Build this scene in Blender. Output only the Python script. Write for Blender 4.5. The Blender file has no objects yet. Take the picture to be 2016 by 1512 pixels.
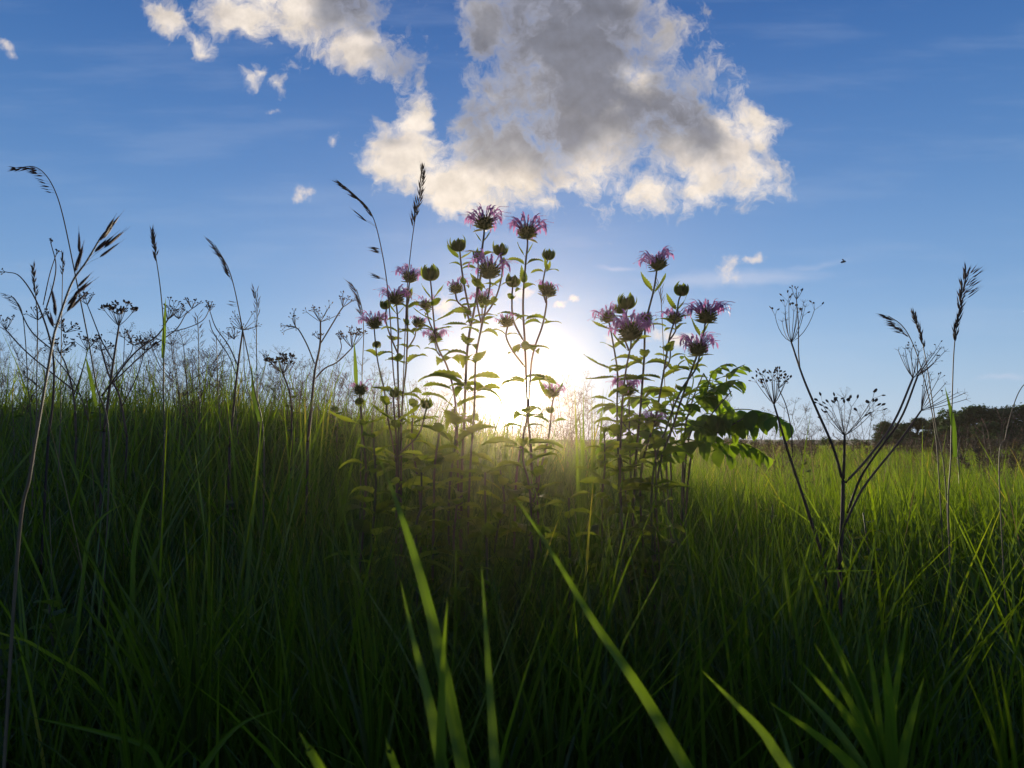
import bpy, bmesh, math, random
import numpy as np
from mathutils import Vector, Matrix
R = math.radians
scene = bpy.context.scene
random.seed(7); rng = np.random.default_rng(11)

# ------------------------------------------------------------------ camera
FPX = 1344.0; PITCH = R(4.64); CAMZ = 0.60
cam_d = bpy.data.cameras.new('camera'); cam = bpy.data.objects.new('camera', cam_d)
scene.collection.objects.link(cam); scene.camera = cam
cam.location = (0, 0, CAMZ); cam.rotation_euler = (R(90) + PITCH, 0, 0)
cam_d.sensor_width = 36; cam_d.lens = 24; cam_d.clip_start = 0.01; cam_d.clip_end = 4000
cam_d.dof.use_dof = True; cam_d.dof.focus_distance = 1.5; cam_d.dof.aperture_fstop = 14

def ray(px, py):
    a = (px - 1008) / FPX; b = -(py - 756) / FPX
    return Vector((a, math.cos(PITCH) - b * math.sin(PITCH), math.sin(PITCH) + b * math.cos(PITCH)))
def at(px, py, Y):
    "world point seen at photo pixel (px,py) at ground distance Y"
    d = ray(px, py); return Vector((0, 0, CAMZ)) + d * (Y / d.y)
def uv(px, py):
    d = ray(px, py); return (d.x / d.y, d.z / d.y)

# ------------------------------------------------------------------ sun + sky
SUN = ray(1009, 788).normalized()
SUN_EL = math.asin(SUN.z); SUN_AZ = math.atan2(SUN.x, SUN.y)
sd = bpy.data.lights.new('sun', 'SUN'); sun = bpy.data.objects.new('sun', sd); scene.collection.objects.link(sun)
sd.energy = 5.0; sd.angle = R(0.53); sd.color = (1.0, 0.84, 0.60)
sun.rotation_euler = Vector((SUN.x, SUN.y, SUN.z + .012)).to_track_quat('Z', 'Y').to_euler()
sun.location = (0, 20, 8)

world = bpy.data.worlds.new('World'); scene.world = world; world.use_nodes = True
nt = world.node_tree; nt.nodes.clear()
def N(t, **k):
    n = nt.nodes.new(t)
    for a, b in k.items(): setattr(n, a, b)
    return n
def L(a, b): nt.links.new(a, b)
def M(op, a, b=None, c=None, clamp=False):
    n = N('ShaderNodeMath', operation=op); n.use_clamp = clamp
    for i, v in enumerate((a, b, c)):
        if v is None: continue
        if isinstance(v, (int, float)): n.inputs[i].default_value = v
        else: L(v, n.inputs[i])
    return n.outputs[0]
def mixc(f, a, b, blend='MIX'):
    n = N('ShaderNodeMix', data_type='RGBA', blend_type=blend)
    if isinstance(f, (int, float)): n.inputs[0].default_value = f
    else: L(f, n.inputs[0])
    for i, v in ((6, a), (7, b)):
        if isinstance(v, tuple): n.inputs[i].default_value = (*v, 1)
        else: L(v, n.inputs[i])
    return n.outputs[2]
def sstep(x, lo, hi, a=0.0, b=1.0):
    n = N('ShaderNodeMapRange', interpolation_type='SMOOTHSTEP')
    L(x, n.inputs[0]); n.inputs[1].default_value = lo; n.inputs[2].default_value = hi
    n.inputs[3].default_value = a; n.inputs[4].default_value = b
    return n.outputs[0]
def lin(*c):
    return tuple(((v/255)/12.92 if v/255 <= .04045 else ((v/255+.055)/1.055)**2.4) for v in c)

tc = N('ShaderNodeTexCoord'); sep = N('ShaderNodeSeparateXYZ'); L(tc.outputs['Generated'], sep.inputs[0])
X, Y, Z = sep.outputs
Yc = M('MAXIMUM', Y, 0.02)
U = M('DIVIDE', X, Yc); V = M('DIVIDE', Z, Yc)
front = sstep(Y, 0.05, 0.3)
P = N('ShaderNodeCombineXYZ'); L(U, P.inputs[0]); L(V, P.inputs[1]); P = P.outputs[0]

sky = N('ShaderNodeTexSky', sky_type='NISHITA'); sky.sun_disc = False
sky.sun_elevation = SUN_EL; sky.sun_rotation = SUN_AZ
sky.air_density = 1.0; sky.dust_density = 0.3; sky.ozone_density = 2.5; sky.altitude = 200
skyc = mixc(1.0, sky.outputs[0], (0.115, 0.115, 0.115), 'MULTIPLY')
# daylight tint of the upper air: deep blue overhead, pale towards the horizon
el = M('ARCSINE', Z)
ramp = N('ShaderNodeValToRGB'); L(M('DIVIDE', el, R(60)), ramp.inputs[0])
cr = ramp.color_ramp; cr.interpolation = 'B_SPLINE'
stops = [(0.0, lin(200, 219, 238)), (0.10, lin(163, 199, 235)), (0.2, lin(128, 173, 225)), (0.34, lin(93, 143, 206)),
         (0.5, lin(64, 116, 186)), (0.65, lin(45, 91, 162)), (1.0, lin(34, 74, 138))]
while len(cr.elements) < len(stops): cr.elements.new(0.5)
for e, (p, c) in zip(cr.elements, stops): e.position = p; e.color = (*c, 1)
base = mixc(0.88, skyc, ramp.outputs[0])
# aureole round the low sun
dot = N('ShaderNodeVectorMath', operation='DOT_PRODUCT'); L(tc.outputs['Generated'], dot.inputs[0]); dot.inputs[1].default_value = SUN
ang = M('ARCCOSINE', M('MINIMUM', dot.outputs['Value'], 0.9999999))          # radians from the sun
def gl(width, amp, p=1.0):
    return M('MULTIPLY', M('EXPONENT', M('MULTIPLY', M('POWER', M('DIVIDE', ang, width), p), -1.0)), amp)
side = M('SUBTRACT', 1.0, M('MULTIPLY', sstep(ang, R(15), R(75)), 0.16))
base = mixc(1.0, base, side, 'MULTIPLY')
g1 = gl(R(8), 0.13, 1.2); g2 = gl(R(1.8), 0.45, 1.0); g3 = gl(R(1.25), 40.0, 2.0)
def colmul(f, c):
    n = N('ShaderNodeVectorMath', operation='SCALE'); n.inputs[0].default_value = c; L(f, n.inputs[3]); return n.outputs[0]
# ------------------------------------------------------------------ clouds (by world direction)
def noise(vec, scale, detail=8, rough=0.6, lac=2.1, dist=0.0, off=(0, 0, 0)):
    mp = N('ShaderNodeVectorMath', operation='ADD'); L(vec, mp.inputs[0]); mp.inputs[1].default_value = off
    n = N('ShaderNodeTexNoise', noise_dimensions='2D'); L(mp.outputs[0], n.inputs['Vector'])
    n.inputs['Scale'].default_value = scale; n.inputs['Detail'].default_value = detail
    n.inputs['Roughness'].default_value = rough; n.inputs['Lacunarity'].default_value = lac; n.inputs['Distortion'].default_value = dist
    return n
def warp(vec, scale, amt, detail, off):
    n = noise(vec, scale, detail, 0.6, off=off)
    s = N('ShaderNodeVectorMath', operation='SUBTRACT'); L(n.outputs['Color'], s.inputs[0]); s.inputs[1].default_value = (0.5, 0.5, 0.5)
    m = N('ShaderNodeVectorMath', operation='SCALE'); L(s.outputs[0], m.inputs[0]); m.inputs[3].default_value = amt
    a = N('ShaderNodeVectorMath', operation='ADD'); L(vec, a.inputs[0]); L(m.outputs[0], a.inputs[1])
    return a.outputs[0]
def blob_field(vec, blobs, smooth=0.15):
    F = None
    for (px, py, rx, ry, rot, w) in blobs:
        u, v = uv(px, py)
        k = 1 / FPX * 1.04
        mp = N('ShaderNodeMapping', vector_type='TEXTURE'); L(vec, mp.inputs[0])
        mp.inputs[1].default_value = (u, v, 0); mp.inputs[2].default_value = (0, 0, R(rot)); mp.inputs[3].default_value = (rx*k, ry*k, 1e3)
        ln = N('ShaderNodeVectorMath', operation='LENGTH'); L(mp.outputs[0], ln.inputs[0])
        f = M('MULTIPLY', M('SUBTRACT', 1.0, ln.outputs['Value']), w)
        F = f if F is None else M('SMOOTH_MAX', F, f, smooth)
    return F
Pw = warp(P, 5.5, 0.070, 4, (3.1, 1.7, 0))
Pw = warp(Pw, 24, 0.026, 5, (0.4, 9.2, 0))
# (px, py, rx, ry, rotation, weight) – solid bodies of the cumulus
body = [
 (1120, 90, 260, 250, 0, 1.1), (1200, 240, 300, 190, 0, 1.1), (1390, 290, 170, 130, -10, 1.0), (1010, 330, 200, 110, 8, 1.0),
 (1280, 370, 60, 62, 0, .9), (1395, 345, 85, 65, 0, .9), (900, 375, 160, 62, -12, .9), (790, 300, 100, 85, 0, 1.0), (810, 215, 55, 80, -8, .9),
 (822, 155, 24, 34, 0, .5), (900, 250, 45, 35, 0, .6), (960, 60, 90, 130, 0, .9), (1310, 60, 60, 50, 30, .75), (1490, 230, 50, 50, 40, .75), (1490, 280, 60, 45, 0, .8),
 (330, 30, 75, 42, -32, .9), (395, 85, 62, 24, -45, .75), (470, 30, 110, 60, -12, .95), (610, 20, 190, 120, -12, 1.1), (700, 95, 130, 70, -18, .95), (740, 115, 60, 45, 0, .7),
 (640, -60, 300, 100, 0, 1.1), (1100, -60, 260, 120, 0, 1.1),
 (472, 155, 30, 24, -20, .6), (498, 137, 20, 14, 0, .5), (535, 168, 26, 15, -40, .5),
 (1080, 395, 60, 22, -15, .6), (950, 405, 70, 25, -8, .7),
]
F0 = blob_field(Pw, body)
nA = noise(Pw, 6.0, 9, 0.66, off=(5, 2, 0.3)).outputs['Fac']
nB = noise(Pw, 24.0, 6, 0.66, off=(1, 8, 0.7)).outputs['Fac']
F = M('ADD', F0, M('MULTIPLY', M('SUBTRACT', nA, 0.52), 1.7))
F = M('ADD', F, M('MULTIPLY', M('SUBTRACT', nB, 0.5), 1.15))
alpha = M('POWER', sstep(F, 0.0, 0.72), 0.75)
# thickness: how much cloud the light crosses -> grey core
dark = [(1130, 50, 330, 270, 0, 1.15), (1180, 190, 320, 190, 0, 1.1), (1100, 265, 250, 110, 0, .9), (1350, 210, 190, 130, -25, .8), (970, 120, 120, 220, 0, .85),
        (720, 10, 170, 75, -5, .95), (790, 110, 90, 60, -10, .7), (780, 260, 60, 40, 0, .35), (1400, 290, 110, 50, 0, .25), (1000, -40, 260, 100, 0, 1)]
Pd = warp(P, 4.0, 0.12, 3, (7, 3, 1))
D0 = M('MAXIMUM', blob_field(Pd, dark, 0.25), 0.0)
nC = noise(Pw, 4.5, 5, 0.55, off=(2, 6, 2)).outputs['Fac']
thick = M('ADD', M('MULTIPLY', D0, 1.45), M('MULTIPLY', M('SUBTRACT', nC, 0.5), 1.1))
thick = M('ADD', thick, M('MULTIPLY', M('SUBTRACT', noise(Pw, 13, 5, 0.6, off=(4, 4, 0)).outputs['Fac'], 0.5), 0.45))
brt = [(1250, 155, 75, 50, -20, 1.0), (1208, 215, 34, 22, 30, .45), (1440, 235, 70, 50, -20, .7), (960, 175, 40, 35, 0, .5)]
B0 = M('MAXIMUM', blob_field(warp(P, 9, 0.09, 6, (1, 1, 4)), brt, 0.1), 0.0)
thick = M('SUBTRACT', thick, M('MULTIPLY', B0, 0.9))
thick = M('MAXIMUM', thick, 0.0)
# relief: density difference towards the sun
sx, sy = uv(1017, 788)
def density(off):
    a = N('ShaderNodeVectorMath', operation='ADD'); L(P, a.inputs[0]); a.inputs[1].default_value = off
    return noise(a.outputs[0], 10.0, 4, 0.55, off=(5, 2, 0.3)).outputs['Fac']
rel = M('SUBTRACT', density((0, 0, 0)), density((-0.004, -0.014, 0)))
rel = M('MULTIPLY', rel, 1.0)
cr_n = N('ShaderNodeValToRGB'); L(thick, cr_n.inputs[0]); c2 = cr_n.color_ramp
cst = [(0.0, lin(240, 228, 216)), (0.22, lin(222, 211, 203)), (0.45, lin(180, 176, 178)), (0.68, lin(142, 144, 155)), (1.0, lin(112, 118, 136))]
while len(c2.elements) < len(cst): c2.elements.new(0.5)
for e, (p, c) in zip(c2.elements, cst): e.position = p; e.color = (*c, 1)
cc = cr_n.outputs[0]
edge = sstep(F, 0.75, 0.1)                                # thin rim glows
cc = mixc(M('MULTIPLY', edge, 0.45), cc, lin(244, 234, 224))
cc = mixc(1.0, cc, M('ADD', 1.0, M('MULTIPLY', rel, 1.2)), 'MULTIPLY')
warmth = gl(R(22), 0.25, 1.5)
cc = mixc(warmth, cc, lin(255, 240, 215))
# thin wisps and the small puffs low in the sky
wis = [(592, 385, 22, 24, -40, .8), (10, 88, 34, 16, -45, .8), (1435, 530, 34, 30, 50, .8), (1475, 512, 28, 12, 10, .7), (1104, 597, 18, 9, 0, .9), (1130, 590, 12, 8, 0, .8),
       (1320, 665, 62, 20, -8, .9), (870, 600, 42, 24, 0, .9), (1215, 670, 34, 16, 0, .8), (1030, 580, 36, 22, 10, .8), (1365, 668, 30, 14, 0, .7), (655, 275, 14, 18, 0, .5), (535, 222, 18, 8, 0, .5)]
W0 = blob_field(warp(P, 20, 0.03, 6, (2, 2, 2)), wis, 0.05)
W = M('ADD', W0, M('MULTIPLY', M('SUBTRACT', noise(P, 42, 8, 0.6).outputs['Fac'], 0.5), 1.5))
wa = M('MULTIPLY', sstep(W, 0.0, 0.9), 0.85)
# streaked high haze on the right
cir = [(1440, 548, 260, 26, 3, 1), (1215, 528, 60, 8, -6, .8), (1970, 748, 90, 10, 0, .9), (1180, 500, 220, 22, 0, .3), (1600, 522, 120, 12, 8, .6)]
mp = N('ShaderNodeMapping'); L(P, mp.inputs[0]); mp.inputs[2].default_value = (0, 0, R(-4)); mp.inputs[3].default_value = (4, 26, 1)
st = noise(mp.outputs[0], 1.2, 6, 0.6).outputs['Fac']
ca = M('MULTIPLY', sstep(M('ADD', blob_field(warp(P, 8, 0.03, 3, (1, 2, 3)), cir, 0.1), M('SUBTRACT', st, 0.55)), 0.0, 1.0), 0.42)
hz = M('MULTIPLY', sstep(noise(mp.outputs[0], 0.7, 5, 0.55, off=(9, 4, 0)).outputs['Fac'], 0.45, 0.8), 0.10)

col = mixc(M('MULTIPLY', hz, front), base, lin(200, 212, 232))
col = mixc(M('MULTIPLY', ca, front), col, lin(205, 212, 232))
col = mixc(M('MULTIPLY', wa, front), col, lin(236, 224, 216))
gs = N('ShaderNodeVectorMath', operation='ADD'); L(colmul(g1, (1.0, 0.93, 0.88)), gs.inputs[0]); L(colmul(g2, (1.0, 0.86, 0.66)), gs.inputs[1])
add = N('ShaderNodeVectorMath', operation='ADD'); L(col, add.inputs[0]); L(gs.outputs[0], add.inputs[1])
col = mixc(M('MULTIPLY', alpha, front), add.outputs[0], cc)
add2 = N('ShaderNodeVectorMath', operation='ADD'); L(col, add2.inputs[0]); L(colmul(g3, (1.0, 0.9, 0.7)), add2.inputs[1])
bg = N('ShaderNodeBackground'); L(add2.outputs[0], bg.inputs[0]); bg.inputs[1].default_value = 1.0
out = N('ShaderNodeOutputWorld'); L(bg.outputs[0], out.inputs[0])
world.cycles.sampling_method = 'NONE'

scene.view_settings.view_transform = 'Standard'; scene.view_settings.look = 'None'; scene.view_settings.exposure = 0
# ------------------------------------------------------------------ object helpers
COL = scene.collection
def tag(o, label=None, cat=None, group=None, kind=None):
    if label: o['label'] = label
    if cat: o['category'] = cat
    if group: o['group'] = group
    if kind: o['kind'] = kind
    return o
def thing(name, label, cat, loc=(0, 0, 0), group=None):
    o = bpy.data.objects.new(name, None); COL.objects.link(o); o.location = loc; o.empty_display_size = 0.05
    return tag(o, label, cat, group)
def copy_tree(o, parent=None):
    c = o.copy(); COL.objects.link(c)
    if parent: c.parent = parent
    for ch in o.children: copy_tree(ch, c)
    return c
def frame_of(t):
    t = t.normalized(); a = Vector((0, 0, 1)) if abs(t.z) < 0.9 else Vector((1, 0, 0))
    s = t.cross(a).normalized(); return s, s.cross(t).normalized()
def catmull(pts, n):
    "smooth path through pts, about n samples per span"
    if len(pts) < 3: return [pts[0].lerp(pts[-1], i / (n)) for i in range(n + 1)]
    q = [pts[0] * 2 - pts[1]] + list(pts) + [pts[-1] * 2 - pts[-2]]; out = []
    for i in range(1, len(q) - 2):
        a, b, c, d = q[i-1], q[i], q[i+1], q[i+2]
        for k in range(n):
            t = k / n
            out.append(0.5 * ((2*b) + (c-a)*t + (2*a-5*b+4*c-d)*t*t + (3*b-a-3*c+d)*t**3))
    out.append(pts[-1].copy()); return out
class MB:
    def __init__(s): s.v = []; s.f = []; s.r = []          # r: per-vertex random tone
    def add(s, vs, fs, tone=None):
        k = len(s.v); s.v += [tuple(v) for v in vs]; s.f += [tuple(i + k for i in f) for f in fs]
        tone = random.random() if tone is None else tone
        s.r += list(tone) if isinstance(tone, (list, tuple)) else [tone] * len(vs)
    def tube(s, pts, r0, r1=None, sides=6, tone=None, cap=True):
        r1 = r0 if r1 is None else r1; n = len(pts); vs = []; fs = []
        for i, p in enumerate(pts):
            t = pts[min(i+1, n-1)] - pts[max(i-1, 0)]
            if t.length < 1e-9: t = Vector((0, 0, 1))
            if i == 0: a, b = frame_of(t)
            else:
                t = t.normalized(); a = (a - t * a.dot(t))
                a = a.normalized() if a.length > 1e-6 else frame_of(t)[0]; b = t.cross(a)
            r = r0 + (r1 - r0) * i / max(n-1, 1)
            for k in range(sides):
                w = 2 * math.pi * k / sides; vs.append(p + (a * math.cos(w) + b * math.sin(w)) * r)
        for i in range(n-1):
            for k in range(sides):
                fs.append((i*sides+k, i*sides+(k+1) % sides, (i+1)*sides+(k+1) % sides, (i+1)*sides+k))
        if cap:
            fs.append(tuple(range(sides-1, -1, -1))); fs.append(tuple((n-1)*sides + k for k in range(sides)))
        s.add(vs, fs, tone)
    def spindle(s, p, d, ln, r, sides=6, rings=5, tone=None, flat=1.0, peak=0.4):
        "closed seed / spikelet shape from p along d"
        d = d.normalized(); a, b = frame_of(d); vs = [p]; fs = []
        for i in range(1, rings):
            t = i / rings; rr = r * (math.sin(math.pi * t ** (math.log(.5)/math.log(peak)))) ** 0.8
            for k in range(sides):
                w = 2*math.pi*k/sides; vs.append(p + d*ln*t + (a*math.cos(w) + b*math.sin(w)*flat)*rr)
        vs.append(p + d*ln); last = len(vs)-1
        for k in range(sides):
            fs.append((0, 1+(k+1) % sides, 1+k)); fs.append((last, last-sides+k, last-sides+(k+1) % sides))
        for i in range(rings-2):
            for k in range(sides):
                fs.append((1+i*sides+k, 1+i*sides+(k+1) % sides, 1+(i+1)*sides+(k+1) % sides, 1+(i+1)*sides+k))
        s.add(vs, fs, tone)
    def ball(s, c, r, sz=1.0, nu=14, nv=9, lump=0.0, axis=None, tone=None):
        axis = (axis or Vector((0, 0, 1))).normalized(); a, b = frame_of(axis); vs = [c - axis*r*sz]; fs = []
        for j in range(1, nv):
            th = math.pi*j/nv
            for i in range(nu):
                w = 2*math.pi*(i + .5*(j % 2))/nu; rr = r*(1 + lump*(random.random()-.5))
                vs.append(c + (a*math.cos(w) + b*math.sin(w))*math.sin(th)*rr - axis*math.cos(th)*rr*sz)
        vs.append(c + axis*r*sz); last = len(vs)-1
        for i in range(nu):
            fs.append((0, 1+(i+1) % nu, 1+i)); fs.append((last, last-nu+i, last-nu+(i+1) % nu))
        for j in range(nv-2):
            for i in range(nu):
                fs.append((1+j*nu+i, 1+j*nu+(i+1) % nu, 1+(j+1)*nu+(i+1) % nu, 1+(j+1)*nu+i))
        s.add(vs, fs, tone)
    def leaf(s, base, d, up, ln, wd, droop=0.5, fold=0.35, teeth=0, segs=10, peak=0.35, tone=None, tip=1.0, twist=0.0, wave=0.0):
        "one leaf blade: midrib from base along d, bending down by droop, sides folded up along the rib"
        d = d.normalized(); side = d.cross(up).normalized(); n = side.cross(d).normalized()
        vs = []; fs = []; p = base.copy(); dirv = d.copy()
        ph = random.random()*6
        for i in range(segs+1):
            t = i/segs
            w = wd * (math.sin(math.pi * min(1, t) ** (math.log(.5)/math.log(peak)))) ** 0.85 if 0 < t < 1 else wd*0.02
            if teeth and 0 < i < segs: w *= (1.0 + (0.13 if i % 2 else -0.10))
            tw = twist*t; sd = side*math.cos(tw) + n*math.sin(tw); nn = n*math.cos(tw) - side*math.sin(tw)
            wv = wave*wd*math.sin(ph + t*9)
            vs += [p - sd*w*math.cos(fold) + nn*(w*math.sin(fold)+wv), p - sd*w*.5*math.cos(fold*.8) + nn*w*.5*math.sin(fold*.8), p,
                   p + sd*w*.5*math.cos(fold*.8) + nn*w*.5*math.sin(fold*.8), p + sd*w*math.cos(fold) + nn*(w*math.sin(fold)-wv)]
            ax = side; dirv = (Matrix.Rotation(-droop/segs*(0.4+1.2*t), 3, ax) @ dirv); n = side.cross(dirv).normalized()
            p = p + dirv*ln/segs
        for i in range(segs):
            for k in range(4): fs.append((i*5+k, i*5+k+1, (i+1)*5+k+1, (i+1)*5+k))
        s.add(vs, fs, tone)
    def blade(s, pts, w0, w1=0.0, nrm=None, fold=0.25, tone=None, full=0.5):
        "grass blade along pts; w = half width, widest at 'full' and pointed at the end"
        n = len(pts); vs = []; fs = []; ts = []; tone = random.random() if tone is None else tone
        for i, p in enumerate(pts):
            t = i/(n-1); tg = (pts[min(i+1, n-1)] - pts[max(i-1, 0)]).normalized()
            sd = tg.cross(nrm or Vector((0, -1, 0))).normalized(); nn = sd.cross(tg)
            w = w0*min(1.0, .75+t*.8)*(1 - max(0, (t-full)/(1-full))**1.6) + 1e-5
            tt = tone + .25*t**3 + random.uniform(-.05, .05)
            for u, dt in ((-1, .12), (-.5, -.12), (0, .22), (.5, -.15), (1, .1)):
                vs.append(p + sd*w*u + nn*w*fold*abs(u)); ts.append(tt + dt)
        for i in range(n-1):
            for k in range(4): fs.append((i*5+k, i*5+k+1, (i+1)*5+k+1, (i+1)*5+k))
        s.add(vs, fs, ts)
    def build(s, name, mat, parent=None, origin=None, smooth=True, label=None):
        me = bpy.data.meshes.new(name)
        o0 = Vector(origin) if origin is not None else (parent_origin(parent) if parent else Vector((0, 0, 0)))
        vv = np.array(s.v, dtype=np.float64) - np.array(o0) if s.v else np.zeros((0, 3))
        me.from_pydata(vv.tolist(), [], s.f)
        at_ = me.attributes.new('tone', 'FLOAT', 'POINT'); at_.data.foreach_set('value', np.array(s.r, dtype=np.float32))
        me.materials.append(mat)
        if smooth: me.polygons.foreach_set('use_smooth', [True]*len(me.polygons))
        me.update()
        o = bpy.data.objects.new(name, me); COL.objects.link(o)
        if parent is not None: o.parent = parent
        else: o.location = o0
        if label: o['label'] = label
        return o
ORG = {}
def parent_origin(p):
    while p is not None:
        if p.name in ORG: return ORG[p.name]
        if p.parent is None: return Vector(p.location)
        p = p.parent

# ------------------------------------------------------------------ materials
def plant_mat(name, c1, c2, trans=0.4, tcol=None, rough=0.5, spec=0.3, scale=60, c3=None, bump=0.0, veins=0.0):
    m = bpy.data.materials.new(name); m.use_nodes = True; t = m.node_tree; t.nodes.clear()
    n = t.nodes.new; lk = t.links.new
    at_ = n('ShaderNodeAttribute'); at_.attribute_name = 'tone'
    tc_ = n('ShaderNodeTexCoord'); nz = n('ShaderNodeTexNoise'); nz.inputs['Scale'].default_value = scale; nz.inputs['Detail'].default_value = 2
    lk(tc_.outputs['Object'], nz.inputs['Vector'])
    ad = n('ShaderNodeMath'); ad.operation = 'MULTIPLY_ADD'; lk(nz.outputs['Fac'], ad.inputs[0]); ad.inputs[1].default_value = 0.9
    s_ = n('ShaderNodeMath'); s_.operation = 'MULTIPLY_ADD'; lk(at_.outputs['Fac'], s_.inputs[0]); s_.inputs[1].default_value = 0.8; s_.inputs[2].default_value = -0.35
    lk(s_.outputs[0], ad.inputs[2])
    rp = n('ShaderNodeValToRGB'); lk(ad.outputs[0], rp.inputs[0]); r = rp.color_ramp
    r.elements[0].color = (*c1, 1); r.elements[1].color = (*c2, 1); r.elements[0].position = .15; r.elements[1].position = .85
    if c3: e = r.elements.new(0.97); e.color = (*c3, 1)
    pb = n('ShaderNodeBsdfPrincipled'); lk(rp.outputs[0], pb.inputs['Base Color']); pb.inputs['Roughness'].default_value = rough
    pb.inputs['Specular IOR Level'].default_value = spec
    o = n('ShaderNodeOutputMaterial')
    if bump:
        b = n('ShaderNodeBump'); b.inputs['Strength'].default_value = bump; b.inputs['Distance'].default_value = 0.001
        lk(nz.outputs['Fac'], b.inputs['Height']); lk(b.outputs[0], pb.inputs['Normal'])
    if trans > 0:
        tr = n('ShaderNodeBsdfTranslucent'); mx = n('ShaderNodeMixShader'); mx.inputs[0].default_value = trans
        mc = n('ShaderNodeMix'); mc.data_type = 'RGBA'; mc.blend_type = 'MULTIPLY'; mc.inputs[0].default_value = 1
        lk(rp.outputs[0], mc.inputs[6]); mc.inputs[7].default_value = (*(tcol or (2.2, 2.0, 0.9)), 1); mc.clamp_result = False
        lk(mc.outputs[2], tr.inputs[0]); lk(pb.outputs[0], mx.inputs[1]); lk(tr.outputs[0], mx.inputs[2]); lk(mx.outputs[0], o.inputs[0])
    else: lk(pb.outputs[0], o.inputs[0])
    return m
MT = dict(
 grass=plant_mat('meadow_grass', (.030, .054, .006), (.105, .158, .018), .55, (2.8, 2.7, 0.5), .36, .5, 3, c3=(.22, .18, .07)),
 blade=plant_mat('near_blade', (.045, .085, .012), (.08, .13, .016), .55, (2.5, 2.4, .8), .4, .4, 20),
 leaf=plant_mat('bergamot_leaf', (.065, .095, .025), (.12, .150, .038), .6, (3.0, 2.8, .7), .65, .12, 90, bump=.4),
 stem=plant_mat('bergamot_stem', (.085, .080, .040), (.15, .090, .065), .15, (1.5,1.5,1.), .55, .3, 30),
 calyx=plant_mat('calyx_green', (.085, .10, .035), (.16, .165, .055), .45, (2.2, 2., .8), .6, .2, 200, bump=.5),
 petal=plant_mat('lilac_petal', (.34, .17, .33), (.52, .30, .48), .55, (1.5, 1.1, 1.4), .5, .2, 150),
 dry=plant_mat('dry_stem', (.065, .036, .026), (.16, .090, .062), 0, None, .7, .2, 40),
 seed=plant_mat('dry_seed', (.035, .020, .014), (.11, .060, .038), .15, (2.5, 1.8, 1.2), .7, .2, 120),
 dead=plant_mat('dead_straw', (.16, .12, .06), (.30, .22, .12), .3, (1.5, 1.3, .9), .6, .3, 5),
 straw=plant_mat('grass_culm', (.10, .09, .040), (.20, .14, .085), .2, (1.6, 1.4, 1.), .55, .3, 40),
 spike=plant_mat('grass_spikelet', (.075, .042, .034), (.19, .10, .075), .3, (1.8, 1.5, 1.2), .6, .2, 90),
 shrub=plant_mat('compound_leaf', (.060, .105, .014), (.10, .165, .022), .66, (3.4, 3.1, .7), .45, .35, 60, bump=.3),
 bark=plant_mat('bark', (.05, .04, .03), (.11, .09, .07), 0, None, .9, .1, 6, bump=.6),
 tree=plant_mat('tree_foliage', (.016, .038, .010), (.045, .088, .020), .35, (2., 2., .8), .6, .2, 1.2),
 weed=plant_mat('brown_weed', (.042, .040, .016), (.125, .085, .040), .3, (1.8, 1.5, 1.), .7, .2, 2),
 gweed=plant_mat('green_weed', (.05, .085, .016), (.13, .16, .025), .5, (2.2, 2., .7), .6, .2, 30),
 insect=plant_mat('insect_body', (.008, .007, .006), (.02, .016, .012), 0, None, .4, .4, 200),
)
# ------------------------------------------------------------------ terrain
def smoother(x, a, b):
    t = np.clip((x-a)/(b-a), 0, 1); return t*t*(3-2*t)
def ground(x, y):
    x = np.asarray(x, float); y = np.asarray(y, float)
    a = x/np.maximum(y, 1.0)                                  # left is the bank, right falls away to open meadow
    left = 1 - smoother(a, -0.42, 0.42)
    h = 0.36*left*smoother(y, 0.9, 3.6) + 0.14*left*smoother(y, 3, 9) - 0.14*(1-left)*smoother(y, 1.5, 6)
    h = h - 0.9*smoother(y, 12, 70)*left - 0.5*(1-left)*smoother(y, 14, 80)
    h += 0.02*np.sin(x*2.3+1)*np.cos(y*1.9) + 0.012*np.sin(x*5.1)*np.sin(y*4.3+2)
    return h
def gz(x, y): return float(ground(x, y))
nx, ny = 140, 150
ux = np.sinh(np.linspace(-5.2, 5.2, nx)); ux = ux/ux.max()*1500
uy = np.concatenate([-np.geomspace(300, 0.6, 30), np.geomspace(0.5, 2600, ny-30)])
gx, gy = np.meshgrid(ux, uy); gzz = ground(gx, gy)
vv = np.stack([gx, gy, gzz], -1).reshape(-1, 3)
ff = [(j*nx+i, j*nx+i+1, (j+1)*nx+i+1, (j+1)*nx+i) for j in range(ny-1) for i in range(nx-1)]
me = bpy.data.meshes.new('ground'); me.from_pydata(vv.tolist(), [], ff); me.polygons.foreach_set('use_smooth', [True]*len(ff))
m = bpy.data.materials.new('soil_and_thatch'); m.use_nodes = True; t = m.node_tree
nz = t.nodes.new('ShaderNodeTexNoise'); nz.inputs['Scale'].default_value = 6; nz.inputs['Detail'].default_value = 6
tcg = t.nodes.new('ShaderNodeTexCoord'); t.links.new(tcg.outputs['Object'], nz.inputs['Vector'])
rp = t.nodes.new('ShaderNodeValToRGB'); t.links.new(nz.outputs['Fac'], rp.inputs[0])
rp.color_ramp.elements[0].color = (.012, .013, .006, 1); rp.color_ramp.elements[1].color = (.045, .055, .018, 1)
pb = t.nodes['Principled BSDF']; t.links.new(rp.outputs[0], pb.inputs['Base Color']); pb.inputs['Roughness'].default_value = .95
bp = t.nodes.new('ShaderNodeBump'); bp.inputs['Distance'].default_value = .03; t.links.new(nz.outputs['Fac'], bp.inputs['Height']); t.links.new(bp.outputs[0], pb.inputs['Normal'])
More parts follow.
